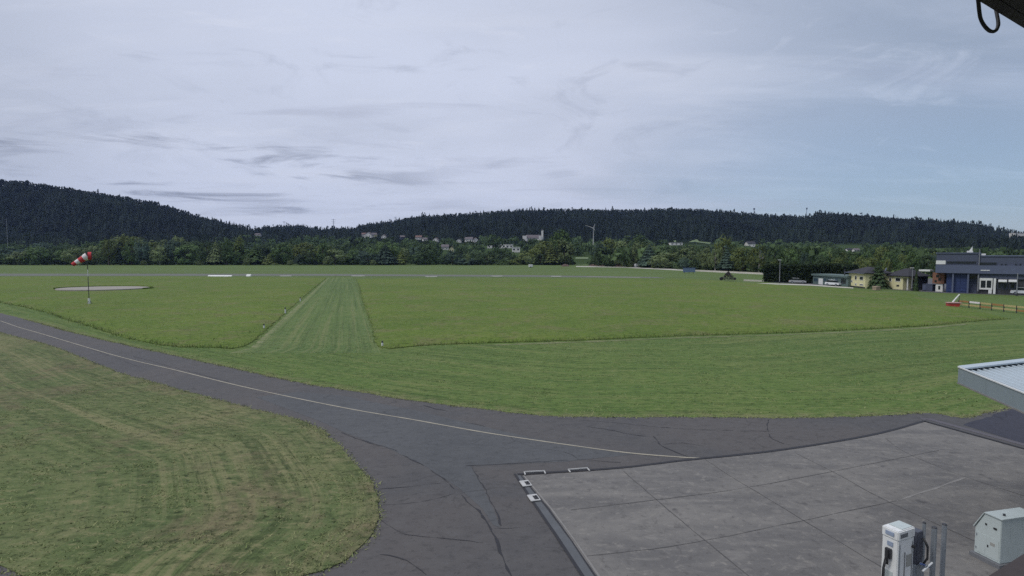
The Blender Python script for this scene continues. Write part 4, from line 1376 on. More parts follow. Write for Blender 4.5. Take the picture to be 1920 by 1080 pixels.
# cream houses
f1 = Facade(G(1591, 537.5), G(1622, 541))
e = f1.empty('cream_house', 'cream house with four small dark windows under a dark hipped roof', 'house')
zw = f1.uz(1612, 512.5)[1]
q = MB(); f1.box(q, 0, f1.len, -.1, zw, 0, -5.5); q.build('wall', M['cream'], e)
q = MB(); f1.box(q, .05, f1.len - .05, -.1, .35, .04, -.1); q.build('plinth', M['dark_metal'], e)
hip_roof(f1, 0, f1.len, 5.5, zw + .003, f1.uz(1612, 502)[1] + .2, .5, 'roof', 'roof_dark', e)
q = MB(); f1.box(q, -.7, f1.len + .7, zw + .02, zw + .16, .82, .705); q.build('gutter', M['grey_light'], e)
for a, b_, y0, y1 in ((1603, 1607, 517, 525), (1612, 1619, 518, 525.5), (1596, 1599, 525, 529), (1603, 1606.5, 531, 534.5), (1612, 1619, 532, 535.5)):
    panel(f1, e, 'window', 'glass', a, y0, b_, y1, frame='white_far')
f2 = Facade(G(1662, 541), G(1702, 544))
e = f2.empty('cream_house', 'cream house with two large windows and a dark porch under a hipped roof', 'house')
zw = f2.uz(1682, 518)[1]
q = MB(); f2.box(q, 0, f2.uz(1693, 530)[0], -.1, zw, 0, -5); q.build('wall', M['cream'], e)
q = MB(); f2.box(q, f2.uz(1693, 530)[0], f2.len, -.1, zw, -2.2, -5); q.build('porch_wall', M['dark_metal'], e)
q = MB(); u_ = f2.len - .15; f2.box(q, u_ - .2, u_, -.1, zw - .3, -.05, -.25); q.build('porch_post', M['white_far'], e)
q = MB(); f2.box(q, f2.uz(1693.2, 530)[0], f2.len, zw - .3, zw - .003, -.02, -.3); q.build('porch_beam', M['cream'], e)
hip_roof(f2, 0, f2.len, 5, zw + .003, f2.uz(1682, 505)[1] + .2, .5, 'roof', 'roof_dark', e)
for a, b_ in ((1667, 1672), (1679, 1689)):
    panel(f2, e, 'window', 'glass', a, 520.5, b_, 528, frame='white_far')
panel(f2, e, 'vent', 'dark_metal', 1681, 534, 1686, 537)
# leaning pale ladder between roof and spruce
pa = D(1657, 514, 132); pb = D(1662, 503, 133)
e = thing('awning_pole', 'pale slanting pole between the dark spruce and the porch house roof', 'pole', (pa.x, pa.y, 0))
q = MB(); q.tube([(0, 0, 0), (0, 0, pa.z), (pb.x - pa.x, pb.y - pa.y, pb.z)], [.12, .13, .13], 6); q.build('pole', M['grey_light'], e)

# grey workshop
fw = Facade(G(1753, 547.5), G(1860, 551.35))
e = fw.empty('workshop', 'large grey flat-roofed workshop with blue gate, ribbon windows and white shopfront', 'workshop')
uS = fw.uz(1833, 500)[0]
uE = fw.uz(1919, 520)[0] + 9
zt = fw.uz(1790, 475.5)[1]; zband = fw.uz(1790, 497)[1]; zlow = fw.uz(1790, 512)[1]; zr = fw.uz(1880, 481)[1]
dep = 16
q = MB(); fw.box(q, 0, uS, zlow, zt, 0, -dep); q.build('upper_wall', M['grey_panel'], e)
q = MB(); fw.box(q, uS + .003, uE, zlow - 1.0, zr, -.02, -dep + .5); q.build('wing_wall', M['grey_panel'], e)
q = MB(); fw.box(q, -.15, uS + .1, zt + .003, zt + .22, .18, -dep - .1); q.build('roof', M['grey_light'], e)
q = MB(); fw.box(q, uS + .11, uE, zr + .003, zr + .2, .14, -dep); q.build('wing_roof', M['grey_light'], e)
q = MB(); fw.box(q, -.05, uE, zlow, zband, .5, .003); q.build('parapet_band', M['grey_light'], e)
q = MB(); fw.box(q, .05, uE, zband + 1.35, zt - .35, .06, -.2) if False else None
panel(fw, e, 'sign_panel', 'white', 1755, 488.5, 1773, 495.5, front=.12)
panel(fw, e, 'ribbon_window', 'glass', 1774, 489, 1832, 496, front=.05, frame='grey_panel')
panel(fw, e, 'ribbon_window', 'glass', 1835, 491, 1870, 499, front=.05, frame='grey_panel')
for a, b_ in ((1876, 1880), (1884, 1888), (1903, 1907), (1911, 1915)):
    panel(fw, e, 'window', 'glass', a, 494, b_, 502, frame='grey_panel')
# ground floor
gz = zlow - .003
uG0, uG1 = fw.uz(1774, 530)[0], fw.uz(1815, 530)[0]
q = MB(); fw.box(q, uG0, uG1, -.1, gz, -.5, -dep); q.build('gate_wall', M['blue_gate'], e)
for a, b_ in ((1775, 1785.5), (1787.5, 1800), (1801, 1814)):
    o = panel(fw, e, 'gate', 'blue_gate', a, 514, b_, 547, front=-.42, back=-.49)
    u0, u1, z0, z1 = fw.rect(a, 514, b_, 547)
    for k in range(1, 5):
        q = MB(); fw.box(q, u0 + .05, u1 - .05, z0 + (z1 - z0) * k / 5 - .03, z0 + (z1 - z0) * k / 5 + .03, -.39, -.419); q.build('rib', M['blue_gate'], o)
for a in (1786.5, 1815):
    u_ = fw.uz(a, 530)[0]
    q = MB(); fw.box(q, u_ - .14, u_ + .14, -.1, gz, .3, .02); q.build('column', M['grey_light'], e)
q = MB(); fw.box(q, uG1 + .003, uS, -.1, gz, -1.6, -dep); q.build('recess_wall', M['grey_light'], e)
panel(fw, e, 'recess_window', 'glass', 1818, 514, 1831, 524, front=-1.55, back=-1.59)
q = MB(); fw.box(q, uS + .006, uE - .01, -.1, zlow - 1.003, -.35, -dep + .6); q.build('shop_wall', M['dark_metal'], e)
o = panel(fw, e, 'display_window', 'white', 1836, 521.5, 1861, 543, front=.0, back=-.3)
for a, b_ in ((1839, 1848), (1850, 1858.5)):
    u0, u1, z0, z1 = fw.rect(a, 526, b_, 539.5)
    q = MB(); fw.box(q, u0, u1, z0, z1, .03, -.02); q.build('pane', M['glass'], o)
panel(fw, e, 'base_panel', 'white', 1853, 543.3, 1859.5, 550.5, front=-.02, back=-.3)
panel(fw, e, 'pillar', 'white', 1862.5, 522, 1867, 551, front=.2, back=-.3)
for a, b_ in ((1872, 1888), (1891, 1907)):
    u0, u1, z0, z1 = fw.rect(a, 523.5, b_, 528.5)
    q = MB(); y0, y1 = -1.1 * fw.side, .34 * fw.side
    q.add([(u0, y1, z1), (u1, y1, z1), (u1, y0, z0 + .15), (u0, y0, z0 + .15), (u0, y0, z0), (u1, y0, z0), (u1, y1, z0), (u0, y1, z0)], [(0, 1, 2, 3), (3, 2, 5, 4), (4, 5, 6, 7), (0, 3, 4, 7), (1, 6, 5, 2), (0, 7, 6, 1)])
    q.build('awning', M['white'], e)
for a, b_ in ((1870, 1878), (1880, 1889), (1893, 1904)):
    panel(fw, e, 'shop_window', 'glass', a, 530, b_, 542, front=-.3, back=-.34, frame='grey_panel')
# flat wall sign bar, roof units
panel(fw, e, 'lintel_bar', 'white', 1839, 506, 1856, 507.6, front=.56, back=.505)
for a, b_ in ((1812, 1823.5), (1840, 1848)):
    u0 = fw.uz(a, 473)[0]; u1 = fw.uz(b_, 473)[0]
    zz = (zt if a < 1833 else zr) + .24
    q = MB(); q.box((u0, 1.5, zz), (u1, 3.0, zz + .35)); o = q.build('roof_unit', M['white'], e)
    if a == 1812:
        q = MB(); q.prism([(0, 0), (.5, 0), (.5, .9)], (1, 0, 0), (0, 0, 1), (u1 - .6, 1.6, zz + .352), (0, 1, 0)); q.build('hood', M['white'], o)
# brick annex
fb = Facade(G(1752, 546), G(1774, 547.2))
e = fb.empty('brick_annex', 'small orange brick annex with pale base leaning against the grey workshop', 'annex')
zb = fb.uz(1763, 511)[1]
q = MB(); fb.box(q, 0, fb.len, 1.7, zb, .9, -.02 + .1); q.build('wall', M['brick'], e)
q = MB(); fb.box(q, fb.len * .25, fb.len * .85, -.1, 1.697, .7, .1); q.build('base_wall', M['white_far'], e)
panel(fb, e, 'door', 'glass', 1763, 536, 1766.5, 542.5, front=.75, back=.705)
for a, b_, y0, y1 in ((1760, 1765, 515, 520), (1764, 1769, 521, 526), (1757, 1761, 525, 529)):
    panel(fb, e, 'window', 'glass', a, y0, b_, y1, front=.94, back=.9)
panel(fb, e, 'canopy', 'white', 1731, 505.5, 1752, 508.5, front=1.6, back=.2)
# container beside it
fc = Facade(G(1729, 545), G(1748, 546))
e = fc.empty('container', 'low blue-grey storage container between the cypress and the brick annex', 'container')
zc = fc.uz(1738, 533.5)[1]
q = MB(); fc.box(q, 0, fc.len, .05, zc, 0, -2.4); q.build('body', M['grey_panel'], e, bevel=.03)
q = MB(); fc.box(q, .04, fc.len - .04, zc + .002, zc + .1, .06, -2.46); q.build('lid', M['grey_light'], e)
panel(fc, e, 'door', 'grey_light', 1730.5, 535, 1736, 544, front=.04)
# pallet stack by the spruce
p = G(1643, 544)
e = thing('pallet_stack', 'pale wooden pallet crate on the ground before the dark spruce', 'crate', (p.x, p.y, 0), .3)
for k in range(3):
    q = MB(); q.box((-.6, -.5, .05 + k * .3), (.6, .5, .28 + k * .3)); q.build('board', plain('pale_wood', (.34, .27, .20), .85), e)

# ------------------------------------------------------------------ vehicles
def car(p, rz, paint, label, L=4.2, W=1.75, Hh=1.45, cat='car', van=False):
    e = thing('parked_car', label, cat, (p.x, p.y, 0), rz)
    s = L / 4.2; k = Hh / 1.45
    low = [(-2.1, .3), (2.1, .3), (2.12, .55), (2.0, .74), (1.15, .86), (-2.0, .92), (-2.12, .6)] if not van else [(-2.1, .3), (2.1, .3), (2.12, .6), (2.0, .85), (1.6, .95), (-2.1, .95)]
    cab = [(1.15, .862), (.45, 1.40), (-1.2, 1.45), (-1.95, .922)] if not van else [(1.6, .953), (1.05, 1.45), (-2.08, 1.45), (-2.1, .953)]
    q = MB(); q.prism([(a * s, b_ * k) for a, b_ in low], (1, 0, 0), (0, 0, 1), (0, -W / 2, 0), (0, W, 0)); body = q.build('body', M[paint], e, bevel=.05)
    q = MB(); q.prism([(a * s, b_ * k) for a, b_ in cab], (1, 0, 0), (0, 0, 1), (0, -W / 2 + .1, 0), (0, W - .2, 0)); q.build('window', M['glass'], e)
    if not van:
        q = MB(); q.prism([(.42 * s, 1.402 * k), (-1.2 * s, 1.452 * k), (-1.25 * s, 1.5 * k), (.4 * s, 1.45 * k)], (1, 0, 0), (0, 0, 1), (0, -W / 2 + .08, 0), (0, W - .16, 0)); q.build('roof', M[paint], e)
    else:
        q = MB(); q.prism([(.7 * s, .955 * k), (.7 * s, 1.5 * k), (-2.12 * s, 1.5 * k), (-2.14 * s, .955 * k)], (1, 0, 0), (0, 0, 1), (0, -W / 2 + .02, 0), (0, W - .04, 0)); q.build('cargo_body', M[paint], e)
    for x in (-1.3, 1.3):
        for y in (-1, 1):
            q = MB(); q.tube([(x * s, y * (W / 2 - .18), .32), (x * s, y * (W / 2 + .02), .32)], .32, 14); w = q.build('wheel', M['black'], e)
            q = MB(); q.tube([(x * s, y * (W / 2 + .021), .32), (x * s, y * (W / 2 + .03), .32)], .18, 10); q.build('rim', M['steel'], w)
    for y in (-.6, .6):
        q = MB(); q.cbox((2.09 * s, y, .66 * k), (.08, .3, .12)); q.build('headlight', M['grey_light'], e)
        q = MB(); q.cbox((-2.09 * s, y, .72 * k), (.08, .25, .14)); q.build('taillight', M['red'], e)
    return e
car(G(1495, 531.5), R(-25), 'car_silver', 'silver car parked before the dark hedge on the pale path')
car(G(1564, 536), R(-70), 'car_white', 'white car parked before the grey-green shed', L=4.0)
car(G(1897, 551.5), R(-42), 'car_silver', 'grey car at the workshop front under the white awnings', L=4.2)
car(G(1921, 553), R(-42), 'car_white', 'pale car cut by the picture edge outside the workshop', L=4.2)
car(G(1145, 497.8), R(8), 'car_white', 'white van by the brown earth bank before the tree belt', L=4.8, W=1.9, Hh=2.1, cat='van', van=True)
car(G(1196, 501.2), R(25), 'car_white', 'white van alone on the gravel road before the trees', L=4.4, W=1.8, Hh=2.0, cat='van', van=True)
# white box trailer
p = G(995, 501.8)
e = thing('box_trailer', 'small white box trailer standing before the tree belt below the church', 'trailer', (p.x, p.y, 0), .2)
q = MB(); q.box((-1.1, -.8, .4), (1.1, .8, 1.9)); q.build('body', M['white'], e, bevel=.06)
for y in (-.85, .85):
    q = MB(); q.tube([(0, y - .08, .33), (0, y + .08, .33)], .33, 12); q.build('wheel', M['black'], e)
q = MB(); q.tube([(1.1, 0, .45), (2.0, 0, .45)], .05, 6); q.build('drawbar', M['dark_metal'], e)
# brown earth banks
for px0, px1, y, lab in ((1103, 1137, 499, 'low brown earth bank beside the white van at the pasture gap'), (1150, 1170, 500, 'second brown earth bank between the two white vans'), (1052, 1068, 499.5, 'short brown earth bank under the tallest tree of the belt')):
    a, b_ = G(px0, y), G(px1, y)
    L = (b_ - a).length
    q = MB(); n_ = 24
    for i in range(n_ + 1):
        t = i / n_
        hh = 1.5 * math.sin(math.pi * t) ** .6 * (1 + .35 * mnoise.noise(Vector((t * 7, px0, 0)))) + .02
        for (yy, zz) in ((-1.8, -.05), (-.7, hh * .75), (0, hh), (.9, hh * .6), (2, -.05)):
            q.v.append(((t - .5) * L, yy, zz))
    for i in range(n_):
        for k in range(4):
            q.f.append((i * 5 + k, i * 5 + k + 1, i * 5 + k + 6, i * 5 + k + 5))
    o = q.build('earth_bank', M['dirt'], smooth=True)
    o.location = (a + b_) / 2; o.rotation_euler.z = math.atan2(b_.y - a.y, b_.x - a.x)
    tag(o, lab, 'bank')
# low pale wall along the road
for pts_, hh, lab in (([(1303, 508.4), (1345, 510.2), (1432, 514.4)], .62, 'long low pale beige wall along the gravel road up to the hedge'), ([(1395, 527), (1414, 527.8), (1432, 528.6)], .5, 'short low pale wall in the meadow before the hedge end')):
    q = MB()
    W3 = [G(*p_) for p_ in pts_]
    for a, b_ in zip(W3[:-1], W3[1:]):
        q.prism([(0, -.1), (.35, -.1), (.35, hh), (.0, hh)], (0, 1, 0), (0, 0, 1), a, b_ - a)
    tag(q.build('low_wall', M['road_gravel']), lab, 'wall')
# cream pillar sign, blue board
p = G(1237, 501.5)
e = thing('pillar_sign', 'cream upright pillar sign with dark side beside the gravel road', 'sign', (p.x, p.y, 0))
q = MB(); q.box((-.55, -.25, .3), (.55, .25, 4.0)); q.build('board', M['white_far'], e, bevel=.04)
q = MB(); q.box((-.95, -.2, .3), (-.56, .3, 3.9)); q.build('side_panel', M['dark_metal'], e)
q = MB(); q.box((-.7, -.3, 0), (.7, .3, .297)); q.build('base', M['dark_metal'], e)
p = G(1292, 512.5)
e = thing('blue_board', 'wide dull blue board on a short post at the field edge', 'board', (p.x, p.y, 0))
k = p.y / F
q = MB(); q.box((-11.5 * k, -.1, 2 * k), (11.5 * k, .1, 10 * k)); q.build('panel', M['blue_board'], e, bevel=.03)
q = MB(); q.box((-11.7 * k, -.13, 10.02 * k), (11.7 * k, .13, 10.8 * k)); q.build('top_rail', M['blue_gate'], e)
for x in (0, 8.5, -8.5):
    q = MB(); q.tube([(x * k, .15, 0), (x * k, .15, 9 * k)], .09, 8); q.build('post', M['dark_metal'], e)

# ------------------------------------------------------------------ posts and lamps round the yard
def lamp(px, base, top, label, head='box', name='street_lamp', cat='lamp'):
    p = G(px, base); h = H + (HOR - top) / F * p.y
    e = thing(name, label, cat, (p.x, p.y, 0))
    q = MB(); q.tube([(0, 0, 0), (0, 0, h)], [.11, .07], 8); q.build('pole', M['lamp_grey'], e)
    q = MB(); q.tube([(0, 0, 0), (0, 0, .5)], [.17, .16], 8); q.build('base', M['dark_metal'], e)
    if head == 'box':
        q = MB(); q.box((-.55, -.15, h), (.3, .15, h + .14)); q.build('lamp_head', M['white'], e, bevel=.03)
    return e
lamp(1461.5, 531, 488, 'slim lamp post before the dark hedge')
lamp(1709.5, 545, 503, 'yard lamp with a pale head beside the porch house')
lamp(1833, 550.5, 467, 'tall bare flag mast before the grey workshop', None, 'flag_mast', 'mast')
lamp(1906, 555, 512, 'thin pole before the small conifer at the workshop', None, 'signal_pole', 'pole')

# ------------------------------------------------------------------ barrier fence and red end box
pa, pb = G(1797, 575), G(1985, 596)
u = pb - pa; L = u.length; u.normalize()
e = thing('barrier_fence', 'two-railed cream and orange barrier fence beside the red box', 'fence', pa, math.atan2(u.y, u.x))
nP = 8
for k in range(nP + 1):
    x = L * k / nP
    q = MB(); q.box((x - .05, -.05, 0), (x + .05, .05, 1.0)); q.build('post', M['dark_metal'], e)
for k in range(nP):
    for z, ph in ((.86, 0), (.38, 1)):
        q = MB(); q.box((L * k / nP + .052, -.04, z - .13), (L * (k + 1) / nP - .052, .04, z + .13))
        q.build('rail', M['yellow_rail' if (k + ph) % 3 else 'orange_rail'] if not (k == 1 and ph == 0) else M['sock_white'], e, bevel=.015)
p = G(1787, 576)
e = thing('barrier_box', 'red barrier box with a white leaning boom at the fence end', 'barrier', (p.x, p.y, 0), -.15)
q = MB(); q.prism([(-.82, .08), (.66, .08), (.82, .62), (-.82, .62)], (1, 0, 0), (0, 0, 1), (0, -.35, 0), (0, .7, 0)); q.build('body', M['red'], e, bevel=.03)
q = MB(); q.box((-.9, -.42, .622), (.95, .42, .74)); q.build('lid', plain('faded_pink_lid', (.48, .30, .28), .6), e, bevel=.02)
q = MB(); q.tube([(-.1, 0, .74), (.8, 0, 1.95)], [.12, .09], 8); q.build('boom', M['white'], e)
q = MB(); q.tube([(.85, .1, .74), (.8, .05, 1.9)], .03, 6); q.build('stay', M['dark_metal'], e)

# ------------------------------------------------------------------ windsock
p = G(167.5, 572.5)
k = p.y / F
e = thing('windsock', 'red and white banded windsock streaming from a slim mast in the meadow', 'windsock', (p.x, p.y, .1))
h = H + (HOR - 473) * k - .1
q = MB(); q.tube([(0, 0, 0), (0, 0, 1.0)], [.17, .15], 12); q.build('base', M['white'], e)
q = MB()
for a in (.4, 2.5, 4.6): q.tube([(math.cos(a) * .5, math.sin(a) * .5, 0), (0, 0, .8)], .03, 6)
q.build('foot_frame', M['dark_metal'], e)
zb = [1.0, 2.2, 4.4, 5.5, h]
for i, mt in enumerate(('dark_metal', 'dark_metal', 'white', 'dark_metal')):
    q = MB(); q.tube([(0, 0, zb[i] + .002), (0, 0, zb[i + 1])], [.055, .05], 10); q.build('pole_section', M[mt], e)
# sock: mouth on the mast side, tail down to the other side
path = [(172, 480), (165, 480), (157, 484.5), (149, 489), (142, 493), (135.5, 496.5)]
diam = [15, 14.5, 11.5, 9.5, 8.0, 6.5]
pts = []
for t in np.linspace(0, 5, 26):
    i = min(4, int(t)); f = t - i
    px_ = path[i][0] * (1 - f) + path[i + 1][0] * f; py_ = path[i][1] * (1 - f) + path[i + 1][1] * f
    dm = diam[i] * (1 - f) + diam[i + 1] * f
    w = D(px_, py_, p.y - .25 * t)
    pts.append((w - Vector((p.x, p.y, .1)), dm / 2 * k * (1 + .03 * math.sin(t * 9))))
hoop = pts[0]
q = MB()
ringp = []
ax = (pts[1][0] - pts[0][0]).normalized(); s1 = ax.orthogonal().normalized(); s2 = ax.cross(s1)
ringp = [hoop[0] + (s1 * math.cos(a) + s2 * math.sin(a)) * hoop[1] for a in np.linspace(0, 2 * math.pi, 25)]
q.tube(ringp, .03, 6, cap=False); q.build('hoop', M['dark_metal'], e)
q = MB(); q.tube([(0, 0, h), hoop[0] - Vector((0, 0, hoop[1]))], .03, 6); q.tube([(0, 0, h - .4), hoop[0] + s1 * 0], .02, 6); q.build('swivel', M['dark_metal'], e)
for b_ in range(5):
    seg = pts[b_ * 5:b_ * 5 + 6]
    q = MB(); q.tube([s[0] for s in seg], [s[1] for s in seg], 20, cap=False)
    q.build('sock_band', M['sock_red' if b_ % 2 == 0 else 'sock_white'], e, smooth=True, fix=False)

# ------------------------------------------------------------------ white marker boards along the runway
def marker(px, y, wpx, hgt, label, group=None, name='runway_marker', tilt=0.0):
    p = G(px, y); w = wpx / F * p.y
    e = thing(name, label, 'marker', (p.x, p.y, .35 if y > 519.5 else 0.0), tilt, group)
    q = MB(); q.prism([(-.45, .0), (.45, .0), (.06, hgt), (-.06, hgt)], (0, 1, 0), (0, 0, 1), (-w / 2, 0, 0), (w, 0, 0)); q.build('ridge_board', M['marker_grey' if hgt < .3 else 'white'], e)
    for s in (-1, 1):
        q = MB(); q.box((s * w * .42 - .06, -.85, -.02), (s * w * .42 + .06, .85, -.002 + .06)); q.build('foot_board', M['dark_metal'], e)
    return e
G_MK = 'white marker boards along the runway edge'
marker(413, 518, 47, .38, 'longest white board lying along the runway edge beyond the gravel circle', None, tilt=R(-6))
marker(467, 518, 12, .75, 'short stubby white board next to the longest one at the runway edge', None, tilt=R(-28))
for px, y, w, wh in ((536, 517.8, 22, 'between the stubby board and the mown strip'), (672, 517.8, 25, 'at the top of the mown strip'), (809, 519, 22, 'in line with the gap in the tree belt'),
                     (932, 520.2, 20, 'below the flat white village block'), (1043, 520.6, 19, 'below the tallest belt tree')):
    marker(px, y, w, .24, f'low white runway marker board {wh}', G_MK)
# stakes round the mown strip
def stake(px, y, hpx, label):
    p = G(px, y); h = hpx / F * p.y
    e = thing('marker_stake', label, 'stake', (p.x, p.y, 0))
    q = MB(); q.tube([(0, 0, 0), (0, 0, h * .7)], [.10, .085], 8); q.build('post', M['white'], e)
    q = MB(); q.tube([(0, 0, h * .7 + .002), (0, 0, h)], [.09, .07], 8); q.build('top_band', M['dark_metal'], e)
stake(717, 650, 11, 'white marker stake at the tall-grass corner where the mown strip meets the cut verge')
stake(535, 588, 12, 'white stake with a dark top halfway up the mown strip edge')
stake(495, 617, 10, 'white stake in the tall grass at the lower end of the mown strip edge')
stake(563, 565, 8, 'small white stake highest along the mown strip edge')

# ------------------------------------------------------------------ canopy of the fuel station
ZC = 4.5
c0, c1, c2 = G(1797, 689, ZC), G(1920, 738, ZC), G(1920, 675, ZC)
un = (c1 - c0).normalized(); uf = (c2 - c0).normalized()
Ln, Lf = 7.0, 11.0
e = thing('canopy_roof', 'pale flat canopy with corrugated roof sheet and deep grey fascia', 'canopy', (c0.x, c0.y, 0))
O0 = Vector((0, 0, ZC))
def para(a0, a1, b0, b1, z0, z1, q):
    c = [un * a0 + uf * b0, un * a1 + uf * b0, un * a1 + uf * b1, un * a0 + uf * b1]
    q.add([v + Vector((0, 0, z0)) for v in c] + [v + Vector((0, 0, z1)) for v in c], [(0, 1, 2, 3), (4, 7, 6, 5), (0, 4, 5, 1), (1, 5, 6, 2), (2, 6, 7, 3), (3, 7, 4, 0)])
    return q
FH = .50
para(0, Ln, 0, .14, ZC - FH, ZC, MB()).build('fascia', M['fascia'], e)
para(0, .14, .143, Lf, ZC - FH, ZC, MB()).build('fascia', M['fascia'], e)
para(.143, Ln, Lf - .14, Lf, ZC - FH, ZC, MB()).build('fascia', M['fascia'], e)
para(-.02, Ln, -.03, .02, ZC + .003, ZC + .035, MB()).build('edge_trim', M['white'], e)
para(-.03, .36, .022, Lf, ZC + .003, ZC + .05, MB()).build('edge_flashing', M['canopy_sheet'], e)
para(-.015, Ln, -.028, -.003, ZC - FH, ZC - FH + .04, MB()).build('drip_edge', M['joint_pale'], e)
para(.145, Ln, .145, Lf - .145, ZC - FH + .05, ZC - FH + .12, MB()).build('ceiling', M['fascia'], e)
# corrugated sheet: ribs run along the near edge, pitch .25 m
q = MB()
b = .145; prof = []
while b < Lf - .2:
    prof += [(b, -.10), (b + .17, -.10), (b + .20, -.035), (b + .26, -.035)]
    b += .29
for i, (bb, zz) in enumerate(prof):
    for a in (.18, Ln - .01): q.v.append(tuple(un * a + uf * bb + Vector((0, 0, ZC + zz))))
q.f = [(2 * i, 2 * i + 2, 2 * i + 3, 2 * i + 1) for i in range(len(prof) - 1)]
q.build('corrugated_sheet', M['canopy_sheet'], e, fix=False)
para(.145, .178, .146, Lf - .15, ZC - .3, ZC - .11, MB()).build('eave_gap_shade', M['black'], e)  # black bar standing in for the dark gaps at the sheet's end
for a, b_ in ((5.2, 5.0), (5.2, 9.5)):
    c = un * a + uf * b_
    q = MB(); q.box((c.x - .12, c.y - .12, 0), (c.x + .12, c.y + .12, ZC - FH + .049)); q.build('column', M['steel'], e)

# ------------------------------------------------------------------ fuel dispenser
ZD = 2.0
d0, d1, d2, d3 = G(1667.5, 986.7, ZD), G(1696, 978, ZD), G(1715, 988, ZD), G(1685, 997.5, ZD)
u = (d2 - d3); v = (d0 - d3)
W_, T_ = u.length, v.length
rzz = math.atan2(u.y, u.x)
e = thing('fuel_dispenser', 'tall white fuel dispenser with display end and black hose on the apron', 'fuel pump', (d3.x, d3.y, 0), rzz)
# local: x along the wide flank, y away; the display sits on the x = 0 end
T_ = .34
q = MB(); q.box((0, 0, .12), (W_, T_, ZD - .22)); q.build('body', M['white'], e, bevel=.015)
q = MB(); q.box((-.012, -.012, ZD - .217), (W_ + .012, T_ + .012, ZD)); q.build('head', M['white'], e, bevel=.02)
q = MB(); q.box((.16, .03, ZD + .002), (W_ - .03, T_ - .03, ZD + .014)); q.build('top_panel', M['mint'], e)
q = MB(); q.box((-.03, -.03, 0), (W_ + .03, T_ + .03, .117)); q.build('base', M['dark_metal'], e)
q = MB(); q.box((-.032, .08, ZD - .14), (-.013, T_ - .08, ZD - .06)); q.build('display', M['display'], e)
q = MB(); q.box((-.02, .10, ZD - .38), (-.002, T_ - .12, ZD - .29)); q.build('keypad', M['display'], e)
q = MB(); q.box((-.07, .11, ZD - .66), (-.002, T_ - .10, ZD - .44)); q.build('nozzle_holder', M['dark_metal'], e, bevel=.01)
q = MB(); q.tube([(-.09, .16, ZD - .45), (-.11, .16, ZD - .62), (-.08, .16, ZD - .78)], [.025, .03, .022], 8); nz_ = q.build('nozzle', M['black'], e)
q = MB(); q.tube([(-.08, .17, ZD - .62), (-.14, .19, ZD - .85), (-.20, .15, ZD - 1.25), (-.26, .12, .5), (-.20, .10, .12), (-.05, .12, .10), (-.02, .15, .3)], .018, 8); q.build('hose', M['black'], e, smooth=True)
q = MB(); q.tube([(-.07, .21, ZD - .62), (-.10, .24, ZD - .9), (-.15, .22, ZD - 1.3), (-.16, .2, .5), (-.03, .2, .2)], .014, 8); q.build('hose', M['black'], e, smooth=True)
q = MB(); q.box((W_ * .42, -.012, .3), (W_ * .45, -.002, ZD - .5)); q.build('panel_seam', M['plinth_grey'], e)
q = MB(); q.tube([(W_ * .9, -.002, ZD - .42), (W_ * .9, -.05, ZD - .42)], .035, 10); q.build('socket', M['black'], e)
q = MB(); q.box((W_ * .1, -.01, ZD - .16), (W_ * .55, -.0125 - .004, ZD - .07)); q.build('name_plate', M['plinth_grey'], e)

for x_ in (.06, W_ - .06):
    q = MB(); q.box((x_ - .012, -.010, .22), (x_ + .012, -.002, ZD - .3)); q.build('edge_strip', M['steel'], e)
q = MB(); q.box((W_ * .55, -.010, 1.15), (W_ * .86, -.004, 1.42)); q.build('notice', M['marker_grey'], e)
q = MB(); q.box((-.014, .09, .55), (-.003, T_ - .09, 1.05)); q.build('service_door', M['mint'], e)
# grey hose unit beside it
def fp(px, py, z): return G(px, py, z)
p = G(1728, 1000, 1.75)
e = thing('hose_unit', 'slim grey hose unit with blue valve handle beside the white dispenser', 'pump unit', (p.x - .08, p.y, 0), rzz)
q = MB(); q.box((0, 0, .1), (.24, .22, 1.0)); q.build('body', M['steel'], e, bevel=.012)
q = MB(); q.box((.02, .02, 1.003), (.24, .2, 1.75)); q.build('back_plate', plain('dark_blue_grey_plate', (.06, .065, .085), .5), e, bevel=.01)
q = MB(); q.box((-.03, -.03, 0), (.3, .26, .097)); q.build('base', M['dark_metal'], e)
q = MB(); q.tube([(.16, -.03, 1.62), (.2, -.10, 1.45), (.17, -.12, 1.2), (.1, -.08, 1.05)], .022, 8); q.build('hose', M['black'], e, smooth=True)
q = MB(); q.tube([(.24, .0, 1.55), (.27, -.07, 1.35), (.23, -.09, 1.12)], .015, 8); q.build('hose', M['black'], e, smooth=True)
q = MB(); q.tube([(-.06, -.12, 1.12), (.26, -.12, .98)], .022, 8); hd = q.build('valve_handle', M['blue_plastic'], e)
q = MB(); q.tube([(-.04, -.15, .96), (.30, -.15, 1.08)], .02, 8); q.build('valve_lever', M['white'], e)
q = MB(); q.tube([(.1, -.02, 1.03), (.1, -.16, 1.03)], .045, 10); q.build('valve', M['steel'], e)

def post(px, py, h, r_, label, rail=True):
    p = G(px, py, h)
    e = thing('steel_post', label, 'post', (p.x, p.y, 0), rzz)
    q = MB(); q.tube([(0, 0, .02), (0, 0, h)], r_, 12); q.build('tube', M['steel'], e)
    q = MB(); q.tube([(0, 0, h + .002), (0, 0, h + .03)], [r_ * 1.05, r_ * .8], 12); q.build('cap', M['dark_metal'], e)
    q = MB(); q.box((-.11, -.11, 0), (.11, .11, .018)); q.build('foot_plate', M['steel'], e)
post(1733, 981, 1.85, .035, 'thin galvanised post directly behind the slim grey hose unit')
post(1752, 990, 1.75, .055, 'galvanised round post next to the slim grey hose unit')
post(1771, 984, 1.7, .05, 'galvanised round post standing free on the cabinet side of the pumps')

